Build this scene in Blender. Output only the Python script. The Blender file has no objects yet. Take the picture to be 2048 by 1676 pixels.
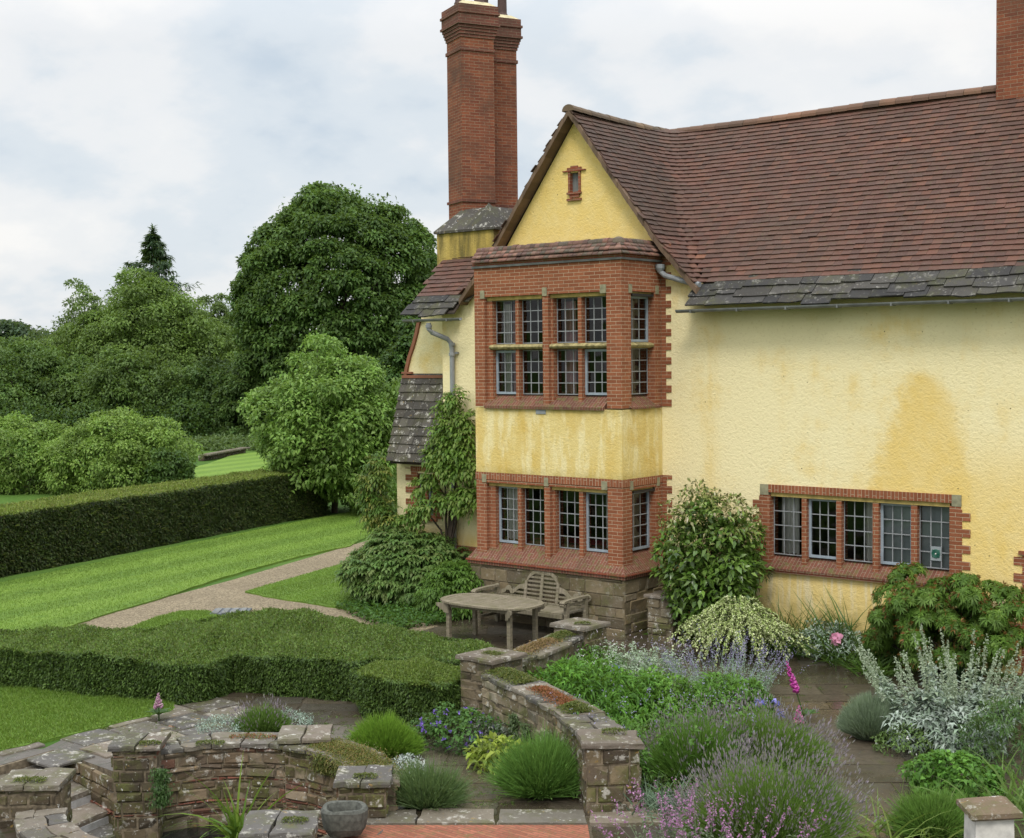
import bpy, math, random
import numpy as np
from mathutils import Vector, Matrix
from mathutils.geometry import tessellate_polygon
random.seed(7); rng = np.random.default_rng(7)
SC = bpy.context.scene; COL = SC.collection
# ------------------------------------------------------------------ camera
CX, CY, FPX = 1024, 838, 2733.8            # photograph measured at 2048 x 1676
YAW, PIT, ROL = [math.radians(a) for a in (39.445, 2.542, -0.612)]
F_ = np.array([-math.sin(YAW)*math.cos(PIT), math.cos(YAW)*math.cos(PIT), -math.sin(PIT)])
R0 = np.array([math.cos(YAW), math.sin(YAW), 0.]); U0 = np.cross(R0, F_)
R_ = R0*math.cos(ROL)+U0*math.sin(ROL); U_ = U0*math.cos(ROL)-R0*math.sin(ROL)
CAM = np.array([13.3416, -19.1662, 4.8])
cd = bpy.data.cameras.new('camera'); cam = bpy.data.objects.new('camera', cd); COL.objects.link(cam)
cd.sensor_width = 36; cd.lens = 36*FPX/2048; cd.clip_end = 6000; cd.clip_start = .1
cam.matrix_world = Matrix([[R_[i], U_[i], -F_[i], CAM[i]] for i in range(3)]+[[0, 0, 0, 1]])
SC.camera = cam
# ------------------------------------------------------------------ exposure, sky, sun
SC.view_settings.view_transform = 'Standard'; SC.view_settings.look = 'None'
SC.view_settings.gamma = 1; SC.view_settings.use_curve_mapping = False
SC.view_settings.exposure = 0.45
SC.render.film_transparent = False
SUN_EL, SUN_AZ = math.radians(52), math.radians(150)     # azimuth clockwise from +Y
W = bpy.data.worlds.new('World'); SC.world = W; W.use_nodes = True
wt = W.node_tree; wn = wt.nodes; wn.clear(); wl = wt.links
def WN(t, **k):
    n = wn.new(t)
    for a, b in k.items(): setattr(n, a, b)
    return n
def wmath(op, a, b=None, clamp=False):
    n = WN('ShaderNodeMath', operation=op); n.use_clamp = clamp
    for i, v in enumerate((a, b)):
        if v is None: continue
        if isinstance(v, (int, float)): n.inputs[i].default_value = v
        else: wl.new(v, n.inputs[i])
    return n.outputs[0]
def wmix(f, a, b):
    n = WN('ShaderNodeMix', data_type='RGBA')
    for i, v in ((0, f), (6, a), (7, b)):
        if isinstance(v, (int, float)): n.inputs[i].default_value = v
        elif isinstance(v, tuple): n.inputs[i].default_value = (*v, 1)
        else: wl.new(v, n.inputs[i])
    return n.outputs[2]
sky = WN('ShaderNodeTexSky', sky_type='NISHITA'); sky.sun_disc = False
sky.sun_elevation = SUN_EL; sky.sun_rotation = SUN_AZ; sky.air_density = 1.2; sky.dust_density = 2
tc = WN('ShaderNodeTexCoord'); sp = WN('ShaderNodeSeparateXYZ'); wl.new(tc.outputs['Generated'], sp.inputs[0])
zz = wmath('MAXIMUM', sp.outputs[2], 0.0)
dv = wmath('ADD', zz, .42)
cm = WN('ShaderNodeCombineXYZ')
wl.new(wmath('DIVIDE', sp.outputs[0], dv), cm.inputs[0]); wl.new(wmath('DIVIDE', sp.outputs[1], dv), cm.inputs[1])
def wnoise(scale, det, rough, off):
    m = WN('ShaderNodeMapping'); m.inputs['Location'].default_value = off; wl.new(cm.outputs[0], m.inputs[0])
    n = WN('ShaderNodeTexNoise'); n.inputs['Scale'].default_value = scale; n.inputs['Detail'].default_value = det
    n.inputs['Roughness'].default_value = rough; wl.new(m.outputs[0], n.inputs['Vector']); return n.outputs[0]
def wramp(v, stops):
    r = WN('ShaderNodeValToRGB'); r.color_ramp.interpolation = 'EASE'
    while len(r.color_ramp.elements) < len(stops): r.color_ramp.elements.new(.5)
    for e, (p, c) in zip(r.color_ramp.elements, stops): e.position = p; e.color = (*c, 1)
    wl.new(v, r.inputs[0]); return r.outputs[0]
n1 = wnoise(2.3, 8, .55, (3.1, 1.7, 0)); n2 = wnoise(6.5, 5, .5, (9.3, 2.2, 0))
cl = wmath('ADD', wmath('MULTIPLY', n1, .72), wmath('MULTIPLY', n2, .28))
cloud = wramp(cl, [(.34, (.60, .69, .785)), (.44, (.75, .81, .865)), (.52, (.885, .90, .915)), (.61, (.985, .975, .96))])
# thick overcast: about three times brighter at the zenith than at the horizon
lum = wmath('ADD', .735, wmath('MULTIPLY', wmath('POWER', wmath('MAXIMUM', wmath('SUBTRACT', zz, .22), 0), 1.0), 1.75))
vm = WN('ShaderNodeVectorMath', operation='SCALE'); wl.new(cloud, vm.inputs[0]); wl.new(lum, vm.inputs['Scale'])
thin = wmath('MULTIPLY', wmath('SUBTRACT', .50, cl), 1.6, True)
nb = WN('ShaderNodeVectorMath', operation='SCALE'); wl.new(sky.outputs[0], nb.inputs[0]); nb.inputs['Scale'].default_value = 1.0
bg1 = WN('ShaderNodeBackground'); bg1.inputs[1].default_value = .09; wl.new(nb.outputs[0], bg1.inputs[0])
bg2 = WN('ShaderNodeBackground'); bg2.inputs[1].default_value = 1.0; wl.new(vm.outputs[0], bg2.inputs[0])
ms = WN('ShaderNodeMixShader'); ms.inputs[0].default_value = .93
wl.new(bg1.outputs[0], ms.inputs[1]); wl.new(bg2.outputs[0], ms.inputs[2])
wo = WN('ShaderNodeOutputWorld'); wl.new(ms.outputs[0], wo.inputs[0])
sl = bpy.data.lights.new('sun', 'SUN'); sl.energy = 1.3; sl.angle = math.radians(16); sl.color = (1, .95, .87)
sun = bpy.data.objects.new('sun', sl); COL.objects.link(sun)
sd = Vector((math.sin(SUN_AZ)*math.cos(SUN_EL), math.cos(SUN_AZ)*math.cos(SUN_EL), math.sin(SUN_EL)))
sun.rotation_euler = (-sd).to_track_quat('-Z', 'Y').to_euler(); sun.location = (20, -30, 40)
SC.cycles.max_bounces = 6; SC.cycles.transparent_max_bounces = 12
SC.cycles.use_denoising = True

# ------------------------------------------------------------------ measuring helpers (pixels of the photograph -> places)
def ray(x, y): return F_+(x-CX)/FPX*R_-(y-CY)/FPX*U_
def gz(x, y, z=0.):
    d = ray(x, y); return CAM+d*((z-CAM[2])/d[2])
def gy(x, y, Y):
    d = ray(x, y); return CAM+d*((Y-CAM[1])/d[1])
def at(x, y, D): return CAM+ray(x, y)*D
def depth(p): return float((np.asarray(p)-CAM)@F_)
HD = np.array([F_[0], F_[1], 0.]); HD /= np.linalg.norm(HD)      # level direction of view

# ------------------------------------------------------------------ materials
class NT:
    def __init__(s, name):
        s.m = bpy.data.materials.new(name); s.m.use_nodes = True; s.t = s.m.node_tree
        s.t.nodes.clear(); s.o = s.n('ShaderNodeOutputMaterial'); s._uv = None
    def n(s, t, **k):
        x = s.t.nodes.new(t)
        for a, b in k.items(): setattr(x, a, b)
        return x
    def set(s, inp, v):
        if isinstance(v, (int, float)): inp.default_value = v
        elif isinstance(v, tuple):
            inp.default_value = (*v, 1) if (inp.type == 'RGBA' and len(v) == 3) else v
        else: s.t.links.new(v, inp)
    def tex(s):
        if not s._uv: s._uv = s.n('ShaderNodeTexCoord')
        return s._uv
    def obj(s): return s.tex().outputs['Object']
    def uv(s): return s.tex().outputs['UV']
    def math(s, op, a, b=0., clamp=False):
        x = s.n('ShaderNodeMath', operation=op); x.use_clamp = clamp; s.set(x.inputs[0], a); s.set(x.inputs[1], b); return x.outputs[0]
    def mix(s, f, a, b, mode='MIX'):
        x = s.n('ShaderNodeMix', data_type='RGBA', blend_type=mode); s.set(x.inputs[0], f); s.set(x.inputs[6], a); s.set(x.inputs[7], b); return x.outputs[2]
    def map(s, v, scale=(1, 1, 1), loc=(0, 0, 0), rot=(0, 0, 0)):
        x = s.n('ShaderNodeMapping'); s.set(x.inputs[0], v); x.inputs['Scale'].default_value = scale; x.inputs['Location'].default_value = loc; x.inputs['Rotation'].default_value = rot; return x.outputs[0]
    def noise(s, v, scale, det=3, rough=.55, dist=0.):
        x = s.n('ShaderNodeTexNoise'); s.set(x.inputs['Vector'], v); x.inputs['Scale'].default_value = scale
        x.inputs['Detail'].default_value = det; x.inputs['Roughness'].default_value = rough; x.inputs['Distortion'].default_value = dist; return x.outputs[0]
    def vor(s, v, scale, feat='F1', out=0):
        x = s.n('ShaderNodeTexVoronoi', feature=feat); s.set(x.inputs['Vector'], v); x.inputs['Scale'].default_value = scale; return x.outputs[out]
    def rmp(s, v, a, b, c=0., d=1.):
        x = s.n('ShaderNodeMapRange'); x.clamp = True; s.set(x.inputs[0], v)
        for i, q in enumerate((a, b, c, d)): x.inputs[i+1].default_value = q
        return x.outputs[0]
    def ss(s, v, a, b):
        x = s.n('ShaderNodeMapRange', interpolation_type='SMOOTHSTEP'); s.set(x.inputs[0], v)
        x.inputs[1].default_value = a; x.inputs[2].default_value = b; return x.outputs[0]
    def xyz(s, v):
        x = s.n('ShaderNodeSeparateXYZ'); s.set(x.inputs[0], v); return x.outputs
    def col(s): 
        x = s.n('ShaderNodeAttribute', attribute_name='Col'); return x.outputs['Color']
    def bump(s, h, strength=.5, dist=.02):
        x = s.n('ShaderNodeBump'); s.set(x.inputs['Height'], h); x.inputs['Strength'].default_value = strength; x.inputs['Distance'].default_value = dist; return x.outputs[0]
    def done(s, color, rough=.8, bump=None, spec=.3, metal=0., **k):
        b = s.n('ShaderNodeBsdfPrincipled'); s.set(b.inputs['Base Color'], color); s.set(b.inputs['Roughness'], rough)
        b.inputs['Specular IOR Level'].default_value = spec; b.inputs['Metallic'].default_value = metal
        if bump is not None: s.set(b.inputs['Normal'], bump)
        s.t.links.new(b.outputs[0], s.o.inputs[0]); return s.m
M = {}
def m_plain(name, c, rough=.7, var=.25, sc=9., spec=.3, metal=0.):
    n = NT(name); f = n.noise(n.obj(), sc, 4)
    k = n.mix(n.rmp(f, .3, .7), tuple(x*(1-var) for x in c), tuple(min(1, x*(1+var)) for x in c))
    M[name] = n.done(k, rough, None, spec, metal)
def m_render(name, pale, ochre, thr, kind):
    """lime-washed roughcast: two washes showing through each other, damp stains with shapes of their own"""
    n = NT(name); o = n.obj(); X, Y, Z = n.xyz(o)[0:3]
    f = n.noise(o, .8, 5, .6); g = n.noise(o, 5, 4, .65); st = n.noise(n.map(o, (3.2, 3.2, .55)), 1, 4, .6)
    w = n.math('ADD', n.math('MULTIPLY', f, .6), n.math('ADD', n.math('MULTIPLY', g, .2), n.math('MULTIPLY', st, .25)))
    k = n.mix(n.ss(w, thr-.14, thr+.14), pale, ochre)
    def blob(cx_, cz_, hw, soft):      # cx_, hw may be sockets
        d = n.math('ABSOLUTE', n.math('SUBTRACT', n.math('ADD', X, n.math('MULTIPLY', n.math('SUBTRACT', g, .5), .35)), cx_))
        return n.ss(n.math('SUBTRACT', hw, d), -soft, soft)
    if kind == 'main':
        # tall damp patch, narrow above and wide below
        zz_ = n.math('SUBTRACT', 4.62, Z)
        hw = n.math('ADD', n.math('MULTIPLY', n.math('POWER', n.math('MAXIMUM', zz_, 0.), .62), .60), n.math('MULTIPLY', n.math('SUBTRACT', n.noise(o, 2.3, 6, .75), .5), .45))
        top = n.ss(zz_, -.02, .22)
        s1 = n.math('MULTIPLY', blob(4.80, 0, hw, .20), top)
        # ochre wash around the window and down to the ground
        lowf = n.math('MULTIPLY', n.ss(X, 3.2, 4.6), n.ss(n.math('SUBTRACT', 3.3, Z), -.6, .7))
        low2 = n.ss(n.math('SUBTRACT', 1.35, Z), -.15, .25)
        drip = n.math('MULTIPLY', blob(.95, 0, .10, .22), n.ss(n.math('SUBTRACT', 5.7, Z), 0., .4))
        a = n.math('MAXIMUM', n.math('MULTIPLY', s1, .85), n.math('MAXIMUM', n.math('MULTIPLY', lowf, .7), n.math('MULTIPLY', low2, .8)))
        a = n.math('MAXIMUM', a, n.math('MULTIPLY', drip, n.rmp(st, .35, .65, 0, .55)))
        a = n.math('MAXIMUM', a, n.math('MULTIPLY', n.ss(Z, 5.9, 6.5), .9))
        a = n.math('MULTIPLY', a, n.rmp(g, .25, .6, .75, 1.))
        k = n.mix(a, k, ochre)
        vt = n.noise(n.map(o, (9, 9, .8)), 1, 3, .6)
        wash = n.math('MULTIPLY', n.ss(n.math('SUBTRACT', 1.2, Z), -.05, .1), n.rmp(vt, .5, .62))
        wash = n.math('MULTIPLY', wash, n.ss(n.math('SUBTRACT', Z, .55), -.2, .25))
        k = n.mix(n.math('MULTIPLY', wash, .7), k, (.78, .68, .45))
        # green-brown: eave shade put into the colour below the gutter, algae near soil
        al = n.math('MAXIMUM', n.math('MULTIPLY', n.math('MULTIPLY', n.ss(Z, 5.25, 5.62), n.ss(n.math('SUBTRACT', 5.95, Z), 0., .1)), n.math('MULTIPLY', n.ss(X, .55, .75), .55)), n.math('MULTIPLY', n.ss(n.math('SUBTRACT', .75, Z), -.3, .5), n.rmp(g, .35, .65, .15, .8)))
        k = n.mix(al, k, (.23, .20, .075))
    if kind == 'spandrel':
        vt = n.noise(n.map(o, (4.2, 4.2, .9)), 1, 4, .65)
        k = n.mix(n.math('MULTIPLY', n.rmp(vt, .47, .60), .75), k, (.80, .70, .40))
        k = n.mix(n.math('MULTIPLY', n.rmp(n.noise(o, 1.7, 5, .6), .5, .65), .6), k, (.62, .42, .10))
        al = n.math('MULTIPLY', n.math('MAXIMUM', n.ss(Z, 3.70, 3.9), n.math('MULTIPLY', n.ss(n.math('SUBTRACT', 2.87, Z), -.02, .2), .9)), n.rmp(g, .3, .65, .1, .75))
        k = n.mix(al, k, (.33, .25, .07))
    if kind == 'stack':
        vt = n.noise(n.map(o, (5, 5, .8)), 1, 4, .65)
        k = n.mix(n.rmp(vt, .38, .62, 0, .9), k, (.14, .115, .045))
    sp_ = n.vor(n.map(o, (1, 1, 1)), 5.5)
    k = n.mix(n.math('MULTIPLY', n.rmp(sp_, .035, .075, 1, 0), n.rmp(f, .5, .6)), k, (.12, .09, .04))
    b1 = n.noise(o, 20, 4, .62, .4); b2 = n.noise(o, 55, 2, .5)
    h = n.math('ADD', b1, n.math('MULTIPLY', b2, .35))
    k = n.mix(n.rmp(b1, .30, .44, .30, 0), k, tuple(x*.62 for x in ochre))
    M[name] = n.done(k, .92, n.bump(h, .55, .03), .12)
m_render('cream_roughcast', (.83, .73, .44), (.75, .54, .17), .64, 'main')
m_render('ochre_roughcast', (.74, .57, .22), (.68, .465, .115), .46, 'gable')
m_render('stained_roughcast', (.72, .58, .25), (.66, .48, .15), .54, 'spandrel')
m_render('dirty_roughcast', (.50, .375, .12), (.42, .30, .07), .5, 'stack')
def m_brick(name, c1, c2, mortar, bw=.222, rh=.0622, soot=0., moss=0., ms_=.05):
    n = NT(name); o = n.obj()
    b = n.n('ShaderNodeTexBrick'); n.set(b.inputs['Vector'], n.uv()); b.inputs['Scale'].default_value = 1.
    b.inputs['Color1'].default_value = (*c1, 1); b.inputs['Color2'].default_value = (*c2, 1); b.inputs['Mortar'].default_value = (*mortar, 1)
    b.inputs['Mortar Size'].default_value = .0052; b.inputs['Mortar Smooth'].default_value = .2; b.inputs['Bias'].default_value = -.1
    b.inputs['Brick Width'].default_value = bw; b.inputs['Row Height'].default_value = rh
    k = b.outputs[0]
    f = n.noise(o, 2.2, 5, .6); g = n.noise(o, 28, 3, .6)
    k = n.mix(n.rmp(g, .35, .7, 0, .35), k, tuple(x*.55 for x in c1))
    k = n.mix(n.rmp(f, .45, .75, 0, .40), k, (.16, .065, .035))
    if soot: k = n.mix(n.rmp(n.noise(o, 1.1, 5, .62), .45, .7, 0, soot), k, (.065, .045, .035))
    if moss: k = n.mix(n.rmp(n.noise(o, 9, 5, .7), .50, .64, 0, moss), k, (.13, .12, .045))
    if moss: k = n.mix(n.rmp(n.noise(o, 24, 4, .7), .62, .70, 0, moss*.6), k, (.42, .40, .33))
    h = n.math('SUBTRACT', n.math('MULTIPLY', g, .4), b.outputs[1])
    M[name] = n.done(k, .85, n.bump(h, .6, .008), .2)
m_brick('bay_brick', (.24, .08, .038), (.345, .125, .060), (.46, .35, .235))
m_brick('dark_brick', (.23, .060, .035), (.31, .09, .048), (.30, .22, .15), moss=.45)
m_brick('sill_brick', (.145, .055, .038), (.22, .085, .055), (.30, .22, .155), soot=.5, moss=.9)
m_brick('chimney_brick', (.185, .058, .032), (.29, .098, .048), (.30, .21, .14), soot=.6)
m_brick('cap_brick', (.14, .055, .04), (.21, .075, .05), (.26, .19, .13), soot=.7)
m_brick('paving_brick', (.25, .088, .055), (.38, .145, .09), (.15, .085, .055), moss=.5, bw=.215, rh=.05)
def m_tile(name, mossy=.3, lich=.3):
    n = NT(name); o = n.obj(); k = n.col(); g = n.noise(o, 14, 5, .65); f = n.noise(o, .9, 6, .65)
    k = n.mix(n.rmp(f, .40, .68, 0, mossy), k, (.055, .042, .028))
    k = n.mix(n.rmp(g, .55, .72, 0, mossy), k, (.095, .088, .03))
    k = n.mix(n.rmp(n.noise(o, 34, 4, .7), .62, .70, 0, lich), k, (.40, .385, .34))
    M[name] = n.done(k, .72, n.bump(n.noise(o, 60, 3), .35, .006), .35)
m_tile('clay_tile', .40, .22); m_tile('mossy_tile', .75, .6)
def m_stone(name, lich=.5, moss=.4, wet=0., bump=.6):
    n = NT(name); o = n.obj(); k = n.col(); g = n.noise(o, 11, 6, .68); f = n.noise(o, 2.6, 5, .6)
    k = n.mix(n.rmp(g, .40, .66, 0, .65), k, n.mix(.35, k, (.02, .015, .01)))
    k = n.mix(n.rmp(f, .46, .62, 0, moss), k, n.mix(n.rmp(g, .4, .6), (.06, .052, .022), (.105, .115, .03)))
    k = n.mix(n.rmp(n.noise(o, 7.5, 6, .72), .56, .64, 0, lich), k, (.44, .42, .37))
    k = n.mix(n.rmp(n.noise(n.map(o, loc=(5, 3, 1)), 17, 3, .6), .66, .70, 0, lich), k, (.55, .54, .50))
    k = n.mix(n.rmp(n.noise(n.map(o, loc=(2, 7, 4)), 13, 3, .6), .66, .72, 0, lich*.6), k, (.36, .22, .04))
    M[name] = n.done(k, n.rmp(g, .3, .7, .9-.45*wet, .75-.3*wet), n.bump(n.math('ADD', g, n.math('MULTIPLY', n.noise(o, 45, 4, .6), .5)), bump, .02), .3)
m_stone('rubble_stone', .8, .85); m_stone('slab_stone', .7, .6, .3); m_stone('plinth_stone', .25, .55); m_stone('lichen_slate', .8, .35, .3, .5); m_stone('slate', .25, .35, .0, .6)
n = NT('mortar'); M['mortar'] = n.done(n.mix(n.rmp(n.noise(n.obj(), 12, 5), .35, .65), (.075, .06, .04), (.23, .185, .125)), .95, n.bump(n.noise(n.obj(), 40, 4), .5, .01))
# wet paving: dark flags, puddles
n = NT('wet_paving'); o = n.obj()
wv = n.map(n.noise(o, .9, 3, .5), (1, 1, 1)); 
vm_ = n.n('ShaderNodeVectorMath', operation='ADD'); n.set(vm_.inputs[0], n.map(o, (1, 1, 1), rot=(0, 0, .7)))
nz = n.n('ShaderNodeTexNoise'); nz.inputs['Scale'].default_value = 1.7; n.set(nz.inputs['Vector'], o)
sc_ = n.n('ShaderNodeVectorMath', operation='SCALE'); n.set(sc_.inputs[0], nz.outputs['Color']); sc_.inputs['Scale'].default_value = .35; n.set(vm_.inputs[1], sc_.outputs[0])
jd = n.vor(vm_.outputs[0], 1.55, 'DISTANCE_TO_EDGE', 0); cellc = n.vor(vm_.outputs[0], 1.55, 'F1', 1)
joint = n.rmp(n.math('ADD', jd, n.math('MULTIPLY', n.math('SUBTRACT', n.noise(o, 16, 4, .7), .5), .05)), .008, .03, 1, 0)
puddle = n.ss(n.noise(o, .75, 4, .55), .47, .57)
k = n.mix(n.rmp(n.xyz(cellc)[0], 0, 1), (.052, .040, .027), (.074, .058, .041))
k = n.mix(n.rmp(n.noise(o, 8, 6, .7), .4, .7, 0, .6), k, (.045, .036, .024))
k = n.mix(n.rmp(n.noise(o, 3, 6, .7), .58, .72, 0, .55), k, (.07, .075, .022))
k = n.mix(n.math('MULTIPLY', joint, .8), k, (.03, .035, .012))
k = n.mix(n.rmp(n.noise(o, 30, 4, .7), .64, .72, 0, .5), k, (.30, .27, .20))
k = n.mix(n.math('MULTIPLY', puddle, .5), k, (.04, .03, .02))
rg = n.math('SUBTRACT', n.rmp(n.noise(o, 9, 4), .3, .7, .26, .46), n.math('MULTIPLY', puddle, .22))
hh = n.math('SUBTRACT', n.math('MULTIPLY', n.noise(o, 14, 5, .65), n.math('SUBTRACT', 1.05, puddle)), n.math('MULTIPLY', joint, .8))
M['wet_paving'] = n.done(k, rg, n.bump(hh, .25, .012), .6)
n = NT('wet_flag'); o = n.obj(); k = n.col(); g = n.noise(o, 9, 6, .7); pd = n.ss(n.noise(o, .75, 4, .55), .45, .57)
k = n.mix(n.rmp(g, .4, .68, 0, .6), k, (.03, .024, .016)); k = n.mix(n.rmp(n.noise(o, 3, 6, .7), .55, .7, 0, .55), k, (.06, .066, .02)); k = n.mix(n.rmp(n.noise(o, 26, 4, .7), .64, .72, 0, .4), k, (.26, .24, .18))
M['wet_flag'] = n.done(k, n.math('SUBTRACT', n.rmp(g, .3, .7, .26, .48), n.math('MULTIPLY', pd, .2)), n.bump(n.math('MULTIPLY', g, n.math('SUBTRACT', 1.1, pd)), .25, .012), .6)
# lawn with mowing stripes
def m_lawn(name, stripe):
    n = NT(name); o = n.obj()
    f = n.noise(o, .6, 4, .6); g = n.noise(o, 9, 5, .7); h = n.noise(n.map(o, (1, 1, 1)), 60, 3, .7)
    k = n.mix(n.rmp(f, .3, .7), (.105, .195, .022), (.145, .235, .034))
    k = n.mix(n.rmp(g, .4, .7, 0, .6), k, (.07, .145, .016))
    k = n.mix(n.rmp(h, .45, .7, 0, .5), k, (.19, .28, .05))
    if stripe:
        X, Y, Z = n.xyz(n.map(o, rot=(0, 0, math.radians(stripe))))[0:3]
        s_ = n.math('SINE', n.math('MULTIPLY', n.math('ADD', X, n.math('MULTIPLY', f, .3)), 2*math.pi/1.55))
        k = n.mix(n.rmp(s_, -.5, .5, 0, .55), k, n.mix(.6, k, (.24, .36, .055)))
    k = n.mix(n.rmp(n.noise(o, 2.6, 5, .7), .55, .72, 0, .5), k, (.06, .15, .03))
    M[name] = n.done(k, .75, n.bump(n.math('ADD', h, g), .8, .03), .2)
m_lawn('striped_lawn', -11.5); m_lawn('lawn', 0)
n = NT('meadow'); f = n.noise(n.obj(), .15, 6, .65); M['meadow'] = n.done(n.mix(n.rmp(f, .35, .65), (.05, .11, .018), (.09, .16, .03)), .9, n.bump(n.noise(n.obj(), 6, 5), .8, .1), .1)
n = NT('gravel'); v = n.vor(n.obj(), 34, 'F1', 1); f = n.noise(n.obj(), 1.2, 5, .6)
k = n.mix(n.rmp(n.xyz(v)[0], 0, 1), (.12, .095, .06), (.33, .27, .175)); k = n.mix(n.rmp(f, .4, .7, 0, .5), k, (.16, .125, .08))
k = n.mix(n.rmp(n.noise(n.obj(), 11, 4, .7), .60, .68, 0, .5), k, (.50, .44, .30))
M['gravel'] = n.done(k, .85, n.bump(n.vor(n.obj(), 34, 'F1', 0), .9, .02), .25)
n = NT('soil'); M['soil'] = n.done(n.mix(n.noise(n.obj(), 8, 5, .7), (.02, .014, .009), (.06, .045, .03)), .8, n.bump(n.noise(n.obj(), 25, 5), .9, .04), .3)
# timber weathered silver
n = NT('weathered_teak'); o = n.obj(); f = n.noise(n.map(n.uv(), (30, 1.2, 1)), 1, 5, .65); g = n.noise(o, 6, 4, .6)
k = n.mix(n.rmp(f, .3, .7), (.12, .10, .07), (.30, .262, .19)); k = n.mix(n.rmp(g, .42, .68, 0, .65), k, (.135, .125, .065))
M['weathered_teak'] = n.done(k, .8, n.bump(f, .35, .005), .25)
m_plain('frame_paint', (.29, .34, .385), .45, .12); m_plain('lead_cames', (.27, .28, .29), .5, .15); m_plain('iron_pipe', (.24, .255, .265), .5, .2, 6)
m_plain('gutter_iron', (.15, .155, .15), .5, .3, 5); m_plain('limestone', (.25, .235, .15), .85, .3); m_plain('tile_sand', (.40, .30, .10), .85, .35, 7)
m_plain('mossy_ledge', (.30, .25, .115), .85, .55, 14); m_plain('bark', (.085, .065, .045), .9, .4, 5); m_plain('dark_bark', (.05, .038, .028), .9, .4, 5)
m_plain('interior', (.035, .030, .027), .9, .1); m_plain('verge_clay', (.23, .125, .065), .85, .35, 5); m_plain('cement_flaunch', (.50, .44, .27), .85, .25)
m_plain('pot_clay', (.08, .05, .045), .8, .2); m_plain('white_curtain', (.62, .60, .57), .9, .08, 3); m_plain('pink_curtain', (.40, .22, .21), .9, .3, 4)
m_plain('brown_curtain', (.30, .20, .15), .9, .3, 5); m_plain('grey_blind', (.27, .30, .31), .8, .1, 3); m_plain('red_cushion', (.25, .03, .035), .9, .2)
m_plain('fan_green', (.02, .11, .075), .4, .1); m_plain('white_plaster', (.52, .50, .46), .85, .22, 10); m_plain('granite', (.085, .088, .075), .85, .4, 22); m_plain('water', (.012, .013, .012), .05, .1, 2, .5)
m_plain('grey_vent', (.26, .28, .29), .6, .15); m_plain('drain_iron', (.10, .115, .13), .5, .2, 8)
# glass: clear with mirror reflection at grazing angles
n = NT('window_glass'); tr = n.n('ShaderNodeBsdfTransparent'); tr.inputs[0].default_value = (.86, .88, .87, 1)
gl = n.n('ShaderNodeBsdfGlossy'); gl.inputs['Roughness'].default_value = .02; fr = n.n('ShaderNodeFresnel'); fr.inputs[0].default_value = 1.45
n.set(gl.inputs['Normal'], n.bump(n.noise(n.obj(), 3.5, 2), .05, .01))
mx = n.n('ShaderNodeMixShader'); n.set(mx.inputs[0], n.math('MULTIPLY', fr.outputs[0], 1.1, True)); n.t.links.new(tr.outputs[0], mx.inputs[1]); n.t.links.new(gl.outputs[0], mx.inputs[2]); n.t.links.new(mx.outputs[0], n.o.inputs[0]); M['window_glass'] = n.m
# foliage: colour per leaf, some light passing through
def m_leaf(name, trans=.3, rough=.5, spec=.3):
    n = NT(name); b = n.n('ShaderNodeBsdfPrincipled'); k = n.col(); n.set(b.inputs['Base Color'], k); b.inputs['Roughness'].default_value = rough; b.inputs['Specular IOR Level'].default_value = spec
    t = n.n('ShaderNodeBsdfTranslucent'); n.set(t.inputs[0], n.mix(.35, k, (.22, .30, .03))); x = n.n('ShaderNodeMixShader'); x.inputs[0].default_value = trans
    n.t.links.new(b.outputs[0], x.inputs[1]); n.t.links.new(t.outputs[0], x.inputs[2]); n.t.links.new(x.outputs[0], n.o.inputs[0]); M[name] = n.m
m_leaf('leaf', .40); m_leaf('glossy_leaf', .15, .28, .55); m_leaf('felt_leaf', .15, .8, .1); m_leaf('petal', .35, .6, .2)

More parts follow.
